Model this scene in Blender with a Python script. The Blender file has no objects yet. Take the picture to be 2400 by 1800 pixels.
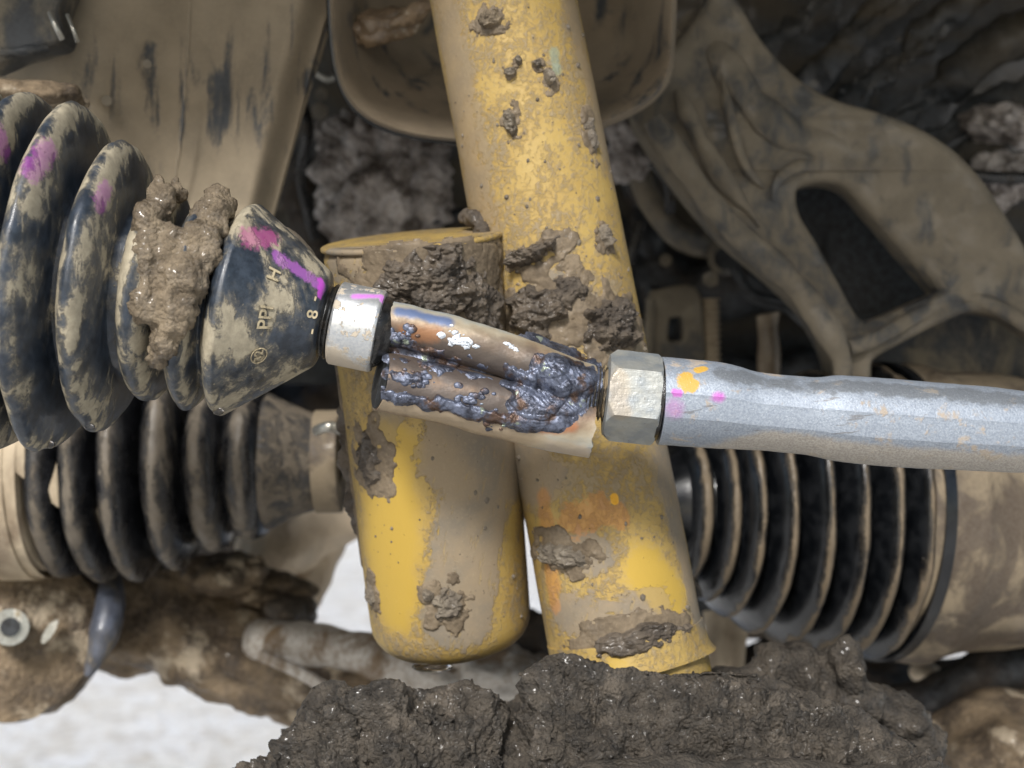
import bpy, bmesh, math, random
import numpy as np
from mathutils import Vector, Matrix
R = math.radians
random.seed(7)
sc = bpy.context.scene
COL = sc.collection

# ---------------------------------------------------------------- camera, sky, sun, exposure
CZ = 0.40                       # lens height above the ground, metres
LENS = 50.0
K = 36.0 / LENS / 2400.0        # metres per photo pixel at one metre
OFF = 0.17                      # the lens stands this far in front of the y = 0 plane
def KD(d): return K * (d + OFF)
cam_d = bpy.data.cameras.new('camera'); cam = bpy.data.objects.new('camera', cam_d); COL.objects.link(cam)
cam.location = (0, -OFF, CZ); cam.rotation_euler = (R(90), 0, 0)
cam_d.lens = LENS; cam_d.sensor_width = 36; cam_d.sensor_fit = 'HORIZONTAL'
cam_d.clip_start = 0.01; cam_d.clip_end = 2000
cam_d.dof.use_dof = True; cam_d.dof.focus_distance = 0.195 + OFF; cam_d.dof.aperture_fstop = 13.0
sc.camera = cam
SUN_EL, SUN_AZ = 38.0, 14.0     # height; degrees to the left of the camera's back
w = bpy.data.worlds.new('World'); sc.world = w; w.use_nodes = True
nt = w.node_tree; nt.nodes.clear()
sky = nt.nodes.new('ShaderNodeTexSky'); sky.sky_type = 'NISHITA'; sky.sun_disc = False
sky.sun_elevation = R(SUN_EL); sky.sun_rotation = R(180 + SUN_AZ)
sky.air_density = 1.2; sky.dust_density = 2.0; sky.ozone_density = 1.0
bg = nt.nodes.new('ShaderNodeBackground'); bg.inputs[1].default_value = 0.085
wo = nt.nodes.new('ShaderNodeOutputWorld')
nt.links.new(sky.outputs[0], bg.inputs[0]); nt.links.new(bg.outputs[0], wo.inputs[0])
sd = bpy.data.lights.new('sun', 'SUN'); sun = bpy.data.objects.new('sun', sd); COL.objects.link(sun)
sd.energy = 2.8; sd.angle = R(12); sd.color = (1.0, 0.975, 0.94)
sv = Vector((-math.sin(R(SUN_AZ)) * math.cos(R(SUN_EL)), -math.cos(R(SUN_AZ)) * math.cos(R(SUN_EL)), math.sin(R(SUN_EL))))
sun.rotation_euler = sv.to_track_quat('Z', 'Y').to_euler(); sun.location = (-0.5, -1, 2)
sc.view_settings.view_transform = 'Standard'; sc.view_settings.look = 'None'
sc.view_settings.gamma = 1.0; sc.view_settings.exposure = 0.55; sc.view_settings.use_curve_mapping = False
sc.render.resolution_x = 1024; sc.render.resolution_y = 768
sc.cycles.max_bounces = 8

# ---------------------------------------------------------------- helpers: places, noise
def P(x, y, d):
    return np.array([(x - 1200) * KD(d), d, CZ - (y - 900) * KD(d)])
def PP(lst): return np.array([P(*q) for q in lst])
def px(n, d): return n * KD(d)
def S(r, g, b):
    f = lambda c: c / 12.92 if c <= 0.04045 else ((c + 0.055) / 1.055) ** 2.4
    return (f(r / 255), f(g / 255), f(b / 255))
def _h(ix, iy, iz, seed):
    with np.errstate(over='ignore'):
        n = (ix.astype(np.int64) * 374761393 + iy.astype(np.int64) * 668265263 + iz.astype(np.int64) * 2147483647 + seed * 1274126177) & 0xffffffff
        n = ((n ^ (n >> 13)) * 1274126177) & 0xffffffff
        n = (n ^ (n >> 16)) & 0xffffffff
        n = (n * 2246822519) & 0xffffffff
        n = (n ^ (n >> 15)) & 0xffffff
    return n / float(0xffffff)
def vnoise(p, seed=0):
    i = np.floor(p).astype(np.int64); f = p - i; u = f * f * (3 - 2 * f)
    r = 0
    for dx in (0, 1):
        wx = u[:, 0] if dx else 1 - u[:, 0]
        for dy in (0, 1):
            wy = u[:, 1] if dy else 1 - u[:, 1]
            for dz in (0, 1):
                wz = u[:, 2] if dz else 1 - u[:, 2]
                r = r + wx * wy * wz * _h(i[:, 0] + dx, i[:, 1] + dy, i[:, 2] + dz, seed)
    return r * 2 - 1
def fbm(p, scale, oct=4, seed=0, gain=0.5):
    p = np.asarray(p) * scale; a = 1; s = 0; r = 0
    for o in range(oct):
        r = r + a * vnoise(p + 17.3 * o, seed + o); s += a; a *= gain; p = p * 2.03
    return r / s * 1.6
def worley(p, scale, seed=0):
    p = np.asarray(p) * scale; i = np.floor(p).astype(np.int64); best = np.full(len(p), 9.0)
    for dx in (-1, 0, 1):
        for dy in (-1, 0, 1):
            for dz in (-1, 0, 1):
                c = i + (dx, dy, dz)
                q = np.stack([_h(c[:, 0], c[:, 1], c[:, 2], seed + 11 * k) for k in (1, 2, 3)], 1) + c
                best = np.minimum(best, ((q - p) ** 2).sum(1))
    return np.sqrt(best)
def sstep(a, b, x):
    t = np.clip((x - a) / (b - a), 0, 1); return t * t * (3 - 2 * t)
def catmull(pts, n):
    pts = np.asarray(pts, float); m = len(pts)
    t = np.linspace(0, m - 1, n); i = np.clip(np.floor(t).astype(int), 0, m - 2); f = (t - i)[:, None]
    g = lambda k: pts[np.clip(k, 0, m - 1)]
    a, b, c, d = g(i - 1), g(i), g(i + 1), g(i + 2)
    return 0.5 * ((2 * b) + (c - a) * f + (2 * a - 5 * b + 4 * c - d) * f ** 2 + (3 * b - a - 3 * c + d) * f ** 3)
def unit(v): return v / np.maximum(np.linalg.norm(v, axis=-1, keepdims=True), 1e-12)

# ---------------------------------------------------------------- helpers: objects
WL = {}
def thing(name, label, cat, base, group=None):
    o = bpy.data.objects.new(name, None); COL.objects.link(o); o.location = base; o.empty_display_size = 0.01
    o['label'] = label; o['category'] = cat
    if group: o['group'] = group
    WL[o.name] = np.array(base, float); return o
def part(name, vf, mat, parent=None, label=None, cat=None, group=None, kind=None, smooth=True, sharp=50, flip=False, attr=None):
    v, f = vf; v = np.asarray(v, float)
    if parent is not None: base = WL[parent.name]
    else: base = np.array([(v[:, 0].min() + v[:, 0].max()) / 2, (v[:, 1].min() + v[:, 1].max()) / 2, v[:, 2].min()])
    me = bpy.data.meshes.new(name); me.from_pydata((v - base).tolist(), [], [tuple(int(i) for i in q) for q in f])
    bm = bmesh.new(); bm.from_mesh(me); bmesh.ops.recalc_face_normals(bm, faces=bm.faces)
    if flip: bmesh.ops.reverse_faces(bm, faces=bm.faces)
    bm.to_mesh(me); bm.free()
    if smooth:
        me.polygons.foreach_set('use_smooth', [True] * len(me.polygons))
        if sharp: me.set_sharp_from_angle(angle=R(sharp))
    if attr is not None:
        at = me.attributes.new('crest', 'FLOAT', 'POINT'); q = np.zeros(len(me.vertices), np.float32); q[:len(attr)] = attr; at.data.foreach_set('value', q)
    me.materials.append(mat); o = bpy.data.objects.new(name, me); COL.objects.link(o)
    if parent is not None: o.parent = parent
    else: o.location = base
    WL[o.name] = base
    if label: o['label'] = label
    if cat: o['category'] = cat
    if group: o['group'] = group
    if kind: o['kind'] = kind
    return o
def merge(*vfs):
    V = []; F = []; n = 0
    for v, f in vfs:
        V.append(np.asarray(v, float)); F += [tuple(i + n for i in q) for q in f]; n += len(v)
    return np.concatenate(V), F
def gridf(n, m, wrap=False):
    F = []
    for i in range(n - 1):
        for j in range(m if wrap else m - 1):
            k = (j + 1) % m
            F.append((i * m + j, i * m + k, (i + 1) * m + k, (i + 1) * m + j))
    return F
def frames(path, hint=(0, -1, 0)):
    t = unit(np.gradient(path, axis=0)); h = np.array(hint, float)
    u = unit(h - (t @ h)[:, None] * t); v = -np.cross(t, u); return t, u, v
def sweep(path, rad, M=48, caps=True, hint=(0, -1, 0), flat=1.0, disp=None):
    path = np.asarray(path, float); N = len(path); t, u, v = frames(path, hint)
    th = np.linspace(0, 2 * np.pi, M, endpoint=False)
    rr = rad(np.arange(N)[:, None], th[None, :]) if callable(rad) else np.asarray(rad, float)
    rr = np.broadcast_to(rr if rr.ndim == 2 else (rr[:, None] if rr.ndim == 1 else rr), (N, M))
    nrm = np.cos(th)[None, :, None] * u[:, None, :] * flat + np.sin(th)[None, :, None] * v[:, None, :]
    V = path[:, None, :] + rr[..., None] * nrm
    V = V.reshape(-1, 3)
    if disp is not None: V = V + unit(nrm.reshape(-1, 3)) * disp(V)[:, None]
    F = gridf(N, M, True)
    if caps:
        V = np.concatenate([V, path[:1], path[-1:]]); a = N * M
        for j in range(M):
            F.append((a, (j + 1) % M, j)); F.append((a + 1, (N - 1) * M + j, (N - 1) * M + (j + 1) % M))
    return V, F
def line(a, b, n): return np.linspace(a, b, n)
_ico = {}
def ico(sub):
    if sub not in _ico:
        bm = bmesh.new(); bmesh.ops.create_icosphere(bm, subdivisions=sub, radius=1)
        _ico[sub] = (np.array([q.co[:] for q in bm.verts]), [tuple(q.index for q in f.verts) for f in bm.faces]); bm.free()
    return _ico[sub]
def blob(c, r, sub=4, amp=0.25, scale=None, seed=0, lump=0.0, rot=None, oct=4):
    v, f = ico(sub); r = np.broadcast_to(np.array(r, float), (3,)); m = r.mean(); sc_ = scale or 1.2 / m
    q = v * r
    d = fbm(q + seed * 3.1, sc_, oct, seed) * amp
    if lump: d = d + (0.5 - worley(q + seed * 1.7, sc_ * 2.2, seed)) * lump
    q = q * (1 + d)[:, None]
    if rot is not None: q = q @ np.array(Matrix.Rotation(rot[0], 3, rot[1])).T
    return q + np.asarray(c), f
def fuse(lumps, voxel, amp, scale, wamp=0, wscale=0, seed=0):
    """several lumps grown together into one skin, then roughened"""
    v, f = merge(*lumps); me = bpy.data.meshes.new('t'); me.from_pydata(v.tolist(), [], [tuple(int(i) for i in q) for q in f])
    o = bpy.data.objects.new('t', me); COL.objects.link(o); md = o.modifiers.new('r', 'REMESH'); md.mode = 'VOXEL'; md.voxel_size = voxel
    sm = o.modifiers.new('s', 'SMOOTH'); sm.iterations = 6; sm.factor = .5
    ev = o.evaluated_get(bpy.context.evaluated_depsgraph_get()); m2 = bpy.data.meshes.new_from_object(ev)
    V = np.array([q.co[:] for q in m2.vertices]); N = np.array([q.normal[:] for q in m2.vertices]); F = [tuple(p.vertices) for p in m2.polygons]
    bpy.data.objects.remove(o); bpy.data.meshes.remove(me); bpy.data.meshes.remove(m2)
    d = fbm(V, scale, 4, seed) * amp
    if wamp: d = d + (.45 - worley(V, wscale, seed)) * wamp + (.45 - worley(V, wscale * 2.7, seed + 1)) * wamp * .35
    return V + N * d[:, None], F
class Cyl:
    """straight tapering tube: used to lay mud on a surface"""
    def __init__(s, a, b, ra, rb):
        s.a, s.b = np.asarray(a, float), np.asarray(b, float); s.ra, s.rb = ra, rb; s.L = np.linalg.norm(s.b - s.a)
        s.t = (s.b - s.a) / s.L; h = np.array((0, -1., 0)); s.u = unit(h - s.t @ h * s.t); s.v = -np.cross(s.t, s.u)
    def at(s, q, th, off=0):
        q = np.asarray(q); th = np.asarray(th); r = s.ra + (s.rb - s.ra) * q + off
        return s.a + (q * s.L)[..., None] * s.t + r[..., None] * (np.cos(th)[..., None] * s.u + np.sin(th)[..., None] * s.v)
    def find(s, x, y):
        """surface point that the photo shows at pixel x, y -> (q, theta)"""
        qs = np.linspace(-.05, 1.05, 240); ts = np.linspace(-1.5, 1.5, 200); Q, T = np.meshgrid(qs, ts, indexing='ij'); p = s.at(Q, T)
        X = p[..., 0] / KD(p[..., 1]) + 1200; Y = (CZ - p[..., 2]) / KD(p[..., 1]) + 900
        k = np.argmin((X - x) ** 2 + (Y - y) ** 2); return Q.flat[k], T.flat[k]
    def point(s, x, y): q, t = s.find(x, y); return s.at(np.array(q), np.array(t))
    def patch(s, x, y, hw, hh, thick, seed=0, rag=0.9, n=90, scale=260, rough=0.5, slope=0):
        """ragged lump of mud lying on the tube; hw, hh half sizes in metres"""
        q0, t0 = s.find(x, y); r = s.ra + (s.rb - s.ra) * q0
        a = np.linspace(-1.5, 1.5, n); A, B = np.meshgrid(a, a, indexing='ij')
        p0 = s.at(q0 + A * hh / s.L, t0 + (B * hw + slope * A * hh) / r).reshape(-1, 3)
        base = .8 * (1 - (A ** 2 + B ** 2).ravel() ** .8) + fbm(p0 + seed, scale * .7 * min(2.2, .008 / max(hw, hh) + .6), 4, seed) * rag * .42 - np.clip(np.maximum(np.abs(A), np.abs(B)).ravel() - 1.15, 0, 1) * 4
        base = base - np.clip(-(q0 + A * hh / s.L).ravel() + .004, 0, 1) * 80
        h = sstep(-.02, .5, base) * (1 + rough * .8 * fbm(p0, scale * 1.2, 5, seed + 5) + rough * .9 * (0.45 - worley(p0, scale * 1.5, seed)) + rough * .5 * (.45 - worley(p0, scale * 4, seed)))
        off = np.where(base > 0, h * thick, -0.0006).reshape(n, n)
        V = s.at(q0 + A * hh / s.L, t0 + (B * hw + slope * A * hh) / r, off).reshape(-1, 3)
        keep = base > -.06; F = [f for f in gridf(n, n) if keep[list(f)].any()]
        used = sorted({i for f in F for i in f}); mp = {o: k for k, o in enumerate(used)}
        return V[used], [tuple(mp[i] for i in f) for f in F]
def plate(outline, d, depth, bevel, holes=(), res=2, tilt=None):
    """closed photo outline at distance d as a thick bevelled slab (Curve fill, turned into mesh data)"""
    cu = bpy.data.curves.new('c', 'CURVE'); cu.dimensions = '2D'; cu.fill_mode = 'BOTH'; cu.extrude = depth / 2; cu.bevel_depth = bevel; cu.bevel_resolution = res
    for ring in (outline,) + tuple(holes):
        q = catmull(list(ring) + [ring[0]], len(ring) * 5)[:-1]
        sp = cu.splines.new('POLY'); sp.points.add(len(q) - 1); sp.use_cyclic_u = True
        for k, (x, y) in enumerate(q): sp.points[k].co = ((x - 1200) * KD(d), -(y - 900) * KD(d), 0, 1)
    o = bpy.data.objects.new('c', cu); me = bpy.data.meshes.new_from_object(o)
    v = np.array([q.co[:] for q in me.vertices]); f = [tuple(p.vertices) for p in me.polygons]
    bpy.data.objects.remove(o); bpy.data.curves.remove(cu); bpy.data.meshes.remove(me)
    return np.stack([v[:, 0], d - v[:, 2], CZ + v[:, 1]], 1), f

# ---------------------------------------------------------------- helpers: materials
class Mat:
    def __init__(s, name):
        s.m = bpy.data.materials.new(name); s.m.use_nodes = True; s.t = s.m.node_tree; s.t.nodes.clear()
        s.pos = s.n('ShaderNodeNewGeometry').outputs['Position']
    def n(s, k, **kw):
        q = s.t.nodes.new(k)
        for a, b in kw.items(): setattr(q, a, b)
        return q
    def ln(s, a, sock):
        if isinstance(a, bpy.types.NodeSocket): s.t.links.new(a, sock)
        elif isinstance(a, (tuple, list, np.ndarray)):
            a = [float(i) for i in a]; sock.default_value = a + [1.0] if (len(a) == 3 and sock.type == 'RGBA') else a
        else: sock.default_value = a
    def math(s, op, a, b=0.0, c=0.0, clamp=False):
        q = s.n('ShaderNodeMath', operation=op, use_clamp=clamp); s.ln(a, q.inputs[0]); s.ln(b, q.inputs[1]); s.ln(c, q.inputs[2]); return q.outputs[0]
    def vm(s, op, a, b=None, scale=None):
        q = s.n('ShaderNodeVectorMath', operation=op); s.ln(a, q.inputs[0])
        if b is not None: s.ln(b, q.inputs[1])
        if scale is not None: s.ln(scale, q.inputs['Scale'])
        return q.outputs['Value'] if op in ('DOT_PRODUCT', 'LENGTH') else q.outputs['Vector']
    def noise(s, scale, detail=5, rough=.6, dist=0.0, vec=None, off=0):
        q = s.n('ShaderNodeTexNoise'); v = s.pos if vec is None else vec
        if off: v = s.vm('ADD', v, (off, off * .7, off * .3))
        s.ln(v, q.inputs['Vector']); q.inputs['Scale'].default_value = scale; q.inputs['Detail'].default_value = detail
        q.inputs['Roughness'].default_value = rough; q.inputs['Distortion'].default_value = dist; return q.outputs['Fac']
    def voro(s, scale, feature='F1', rnd=1.0, vec=None):
        q = s.n('ShaderNodeTexVoronoi', feature=feature); s.ln(s.pos if vec is None else vec, q.inputs['Vector']); q.inputs['Scale'].default_value = scale
        q.inputs['Randomness'].default_value = rnd; return q.outputs['Distance']
    def stretch(s, sx, sy, sz, ang=0):
        q = s.n('ShaderNodeMapping'); s.ln(s.pos, q.inputs[0]); q.inputs['Rotation'].default_value = (0, ang, 0)
        q2 = s.n('ShaderNodeVectorMath', operation='MULTIPLY'); s.ln(q.outputs[0], q2.inputs[0]); q2.inputs[1].default_value = (sx, sy, sz); return q2.outputs[0]
    def mr(s, x, a, b, c=0., d=1., smooth=True):
        q = s.n('ShaderNodeMapRange', interpolation_type='SMOOTHSTEP' if smooth else 'LINEAR'); s.ln(x, q.inputs[0])
        for k, z in zip((1, 2, 3, 4), (a, b, c, d)): s.ln(z, q.inputs[k])
        return q.outputs[0]
    def mul(s, a, b): return s.math('MULTIPLY', a, b)
    def add(s, a, b): return s.math('ADD', a, b)
    def sub(s, a, b): return s.math('SUBTRACT', a, b)
    def mx(s, a, b): return s.math('MAXIMUM', a, b)
    def mn(s, a, b): return s.math('MINIMUM', a, b)
    def inv(s, a): return s.math('SUBTRACT', 1.0, a)
    def mix(s, fac, a, b):
        q = s.n('ShaderNodeMix', data_type='RGBA'); s.ln(fac, q.inputs[0]); s.ln(a, q.inputs[6]); s.ln(b, q.inputs[7]); return q.outputs[2]
    def mixf(s, fac, a, b):
        q = s.n('ShaderNodeMix', data_type='FLOAT'); s.ln(fac, q.inputs[0]); s.ln(a, q.inputs[2]); s.ln(b, q.inputs[3]); return q.outputs[0]
    def ramp(s, fac, stops):
        q = s.n('ShaderNodeValToRGB'); s.ln(fac, q.inputs[0]); e = q.color_ramp.elements
        while len(e) < len(stops): e.new(0.5)
        for k, (p, c) in enumerate(stops): e[k].position = p; e[k].color = tuple(c) + (1.0,)
        return q.outputs[0]
    def segd(s, A, B):
        A = np.asarray(A, float); ba = np.asarray(B, float) - A; pa = s.vm('SUBTRACT', s.pos, A)
        h = s.math('DIVIDE', s.vm('DOT_PRODUCT', pa, ba), max(float(ba @ ba), 1e-12), clamp=True)
        return s.vm('LENGTH', s.vm('SUBTRACT', pa, s.vm('SCALE', ba, scale=h)))
    def seg(s, A, B, r, rag=0.6, scale=350, soft=0.15, nz=None):
        d = s.segd(A, B); nz = s.noise(scale, 6, .65) if nz is None else nz
        d = s.add(d, s.mul(s.sub(nz, .5), rag * r * 2)); return s.mr(d, r * (1 + soft), r * (1 - soft))
    def bump(s, h, strength, dist, nrm=None):
        q = s.n('ShaderNodeBump'); q.inputs['Strength'].default_value = strength; q.inputs['Distance'].default_value = dist; s.ln(h, q.inputs['Height'])
        if nrm is not None: s.ln(nrm, q.inputs['Normal'])
        return q.outputs[0]
    def out(s, color, rough=.6, metal=0.0, nrm=None, coat=None, spec=None, trans=None, coat_rough=.08, sub=None):
        b = s.n('ShaderNodeBsdfPrincipled'); o = s.n('ShaderNodeOutputMaterial'); s.ln(b.outputs[0], o.inputs[0])
        s.ln(color, b.inputs['Base Color']); s.ln(rough, b.inputs['Roughness']); s.ln(metal, b.inputs['Metallic'])
        if nrm is not None: s.ln(nrm, b.inputs['Normal'])
        if coat is not None: s.ln(coat, b.inputs['Coat Weight']); b.inputs['Coat Roughness'].default_value = coat_rough
        if spec is not None: s.ln(spec, b.inputs['Specular IOR Level'])
        if trans is not None: s.ln(trans, b.inputs['Transmission Weight']); b.inputs['IOR'].default_value = 1.33
        return s.m

MUD_DRY = S(176, 160, 132); MUD_TAN = S(150, 131, 104); MUD_GREY = S(128, 119, 106); MUD_DARK = S(66, 60, 54); MUD_WET = S(104, 92, 76)

def mud_mat(name, dark, light, scale=220, wet=0.5, bump=0.0012, pale=None, fine=1.0):
    m = Mat(name); big = m.noise(scale * .35, 5, .6); fin = m.noise(scale * 3, 8, .7); vo = m.voro(scale * 2.2)
    c = m.mix(m.mr(big, .35, .68), dark, light); c = m.mix(m.mul(m.mr(fin, .45, .75), .45), c, tuple(1.5 * q for q in light))
    if pale is not None: c = m.mix(m.mr(m.noise(scale * .22, 5, .65, off=3.3), .56, .66), c, pale)
    wn = m.mr(m.noise(scale * .5, 5, .6, off=1.7), .42, .62)
    rough = m.mixf(m.mul(wn, wet), .82, .22)
    h = m.add(m.mul(fin, .55 * fine), m.mul(m.sub(1.0, vo), .5)); n = m.bump(h, .9, bump)
    return m.out(c, rough, 0, n, coat=m.mul(wn, wet * .6), spec=.5, coat_rough=.12)

def rubber_mud(name, base, mud, cover=.5, scale=120, stretch=(1, 1, .45), ang=0, wet=.3, marks=(), crest=0, pale=None, gloss=.38, lowf=1.0):
    """black rubber with streaky dried splashes"""
    m = Mat(name); v = m.stretch(*stretch, ang=ang)
    a = m.noise(scale, 7, .62, .6, vec=v); b = m.noise(scale * .3, 3, .5, off=2.1); e = m.noise(scale * 6, 4, .7)
    f = m.add(m.mul(a, .66), m.add(m.mul(b, .48 * lowf), m.add(.24 * (1 - lowf), m.mul(m.sub(e, .5), .2))))
    if crest:
        q = m.n('ShaderNodeAttribute'); q.attribute_name = 'crest'; f = m.add(f, m.mul(m.sub(q.outputs['Fac'], .5), crest))
    th = 0.57 + (0.5 - cover) * .34
    sp2 = m.mr(m.noise(scale * 2.6, 5, .6, off=11), .66, .69)
    msk = m.mx(m.mr(f, th - .035, th + .045), m.mul(sp2, m.mr(f, th - .16, th - .04))); film = m.mr(f, th - .14, th + .03)
    rub = m.mix(m.mr(m.noise(scale * 1.5, 6, .6, off=5), .35, .7), base, tuple(q * 1.9 + .008 for q in base))
    mc = m.mix(m.mr(m.noise(scale * 1.3, 6, .7, off=7.), .3, .72), tuple(q * .62 for q in mud), mud)
    c = m.mix(m.mul(film, .34), rub, tuple(q * .7 for q in mud)); c = m.mix(m.mul(msk, .93), c, mc)
    wn = m.mr(m.noise(scale * .5, 4, .6, off=9.1), .42, .6)
    for (A, B, r, colr, st) in marks: c = m.mix(m.mul(m.seg(A, B, r, 1.3, 620, .35), st), c, colr)
    rough = m.mixf(msk, m.mixf(film, gloss, .6), m.mixf(m.mul(wn, wet), .85, .3))
    n = m.bump(m.add(m.mul(msk, 1.0), m.mul(m.noise(scale * 9, 5, .7), .25)), .7, .0006)
    return m.out(c, rough, 0, n, coat=m.mul(m.inv(msk), .15), spec=.5)

# ================================================================ foreground shapes (numbers only; objects are linked further down)
def hit(V, x, y, rad=9):
    X = V[:, 0] / KD(V[:, 1]) + 1200; Y = (CZ - V[:, 2]) / KD(V[:, 1]) + 900; d2 = (X - x) ** 2 + (Y - y) ** 2
    c = np.where(d2 < rad * rad)[0]
    return V[np.argmin(d2)] if len(c) == 0 else V[c[np.argmin(V[c, 1])]]
TUBE = Cyl(P(1161, -100, .260), P(1486, 1600, .252), px(169, .260), px(184, .252))
RES = Cyl(P(966, 560, .244), P(1063, 1508, .266), px(211, .244), px(186, .266))
# rack boot
def boot_d(x): return np.interp(x, [-150, 60, 570, 800, 900], [.192, .196, .2035, .2035, .2015])
def boot_y(x): return np.interp(x, [-150, 45, 155, 265, 372, 472, 570, 755, 785, 886, 930], [622, 642, 656, 671, 688, 707, 728, 750, 756, 777, 787])
def boot_ang(x): return np.radians(np.interp(x, [-150, 265, 470, 570, 900], [6.0, 6.6, 8.5, 11., 12.]))
def boot_pts(x, th, r):
    """x: photo column of the axis, th: angle from the camera side (up positive), r: radius in photo pixels"""
    x, th, r = np.broadcast_arrays(np.asarray(x, float), th, r); d = boot_d(x); y = boot_y(x); a = boot_ang(x)
    c = np.stack([(x - 1200) * KD(d), d, CZ - (y - 900) * KD(d)], -1)
    up = np.stack([np.sin(a), 0 * a, np.cos(a)], -1); R_ = (r * KD(d))[..., None]
    return c + R_ * (np.cos(th)[..., None] * np.array([0, -1., 0]) + np.sin(th)[..., None] * up)
def bead_profile(cent, wid, valley_x, valley_r, xs, p=2.2):
    r = np.interp(xs, valley_x, valley_r)
    for (c, rr), w_ in zip(cent, wid):
        u = np.clip(np.abs(xs - c) / w_, 0, 1); base = np.interp(c, valley_x, valley_r)
        r = np.maximum(r, np.where(u < 1, base * .9 + (rr - base * .9) * (1 - u ** p) ** (1 / p), 0))
    return r
bx_ = np.concatenate([np.linspace(-150, 520, 260), np.linspace(522, 762, 90)])
br_ = bead_profile([(-62, 425), (45, 415), (155, 406), (265, 342), (372, 256), (472, 258)], [47, 47, 49, 46, 40, 38],
                   [-150, 45, 210, 320, 425, 520, 560], [280, 280, 252, 200, 178, 186, 236], bx_, 2.0)
cone = np.interp(bx_, [524, 534, 546, 557, 566, 574, 750, 756, 762], [196, 226, 245, 252, 253, 247, 117, 111, 86])
br_ = np.where(bx_ < 526, br_, cone)
TH = np.linspace(0, 2 * np.pi, 150, endpoint=False)
BOOT_V = boot_pts(bx_[:, None], TH[None, :], br_[:, None]).reshape(-1, 3)
_ctr = np.repeat(boot_pts(bx_, 0., 0.), 150, axis=0); _n = unit(BOOT_V - _ctr)
BOOT_V = BOOT_V + _n * ((fbm(BOOT_V, 60, 3, 3) * .0012) * np.repeat(np.where(bx_ < 515, 1., .25), 150))[:, None]
BOOT_F = gridf(len(bx_), 150, True)
_cl = np.clip(np.max([1 - np.abs(bx_ - c) / 48 for c in (-62, 45, 155, 265, 372, 472)], 0), 0, 1)
BOOT_A = np.repeat(np.where(bx_ < 520, 1 - np.abs(2 * _cl - 1.1), .62), 150)
# tie rod pieces
def rodpath(pts, n): return catmull(PP(pts), n)
SLV_x = np.array([783, 786, 790] + list(np.linspace(796, 880, 18)) + [884, 888, 890.]); SLV_r = np.array([88, 95, 98] + [98.] * 18 + [97, 94, 84.])
SLV_V = boot_pts(SLV_x[:, None], TH[None, :], SLV_r[:, None]).reshape(-1, 3)
ROD = sweep(rodpath([(880, 748, .2015), (980, 773, .2), (1080, 799, .199), (1180, 830, .1985), (1280, 872, .198), (1340, 900, .199), (1388, 916, .2)], 120),
            lambda i, th: px(1, .2) * np.interp(i, [0, 60, 90, 112, 119], [52, 53, 58, 60, 54]) + 0 * th, 90, disp=lambda a: fbm(a, 120, 4, 3) * .00035)
def cradle():
    n, M = 120, 90; path = rodpath([(892, 893, .199), (1050, 926, .1995), (1220, 968, .2), (1388, 1006, .2)], n); t, u, v = frames(path)
    th = np.linspace(0, 2 * np.pi, M, endpoint=False); shell = []
    for r, ends in ((70, True), (58, True)):
        nrm = np.cos(th)[None, :, None] * u[:, None, :] + np.sin(th)[None, :, None] * v[:, None, :]
        V = path[:, None, :] + px(r, .2) * nrm
        s = np.linspace(0, 1, n)[:, None]; k = (1 - s) ** 6; V = V + (k * np.cos(th)[None, :] * px(20, .2))[..., None] * t[:, None, :]
        k = s ** 14; V = V + (k * (fbm(np.stack([np.cos(th), np.sin(th), 0 * th], 1), 3, 3, 4)[None, :]) * px(8, .2))[..., None] * t[:, None, :]
        shell.append(V.reshape(-1, 3))
    o, i = shell; o = o + unit(o - np.repeat(path, M, 0)) * (fbm(o, 110, 4, 6) * .0004)[:, None]
    F = gridf(n, M, True); F2 = [tuple(q + n * M for q in f[::-1]) for f in F]
    for j in range(M):
        k = (j + 1) % M; F2.append((j, k, k + n * M, j + n * M)); a = (n - 1) * M; F2.append((a + k, a + j, a + j + n * M, a + k + n * M))
    return np.concatenate([o, i]), F + F2
CRADLE = cradle()
def segpx(X, Y, a, c, r):
    ba = np.array([c[0] - a[0], c[1] - a[1]], float); h = np.clip(((X - a[0]) * ba[0] + (Y - a[1]) * ba[1]) / max(ba @ ba, 1e-9), 0, 1)
    return 1 - np.hypot(X - a[0] - h * ba[0], Y - a[1] - h * ba[1]) / r
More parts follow.
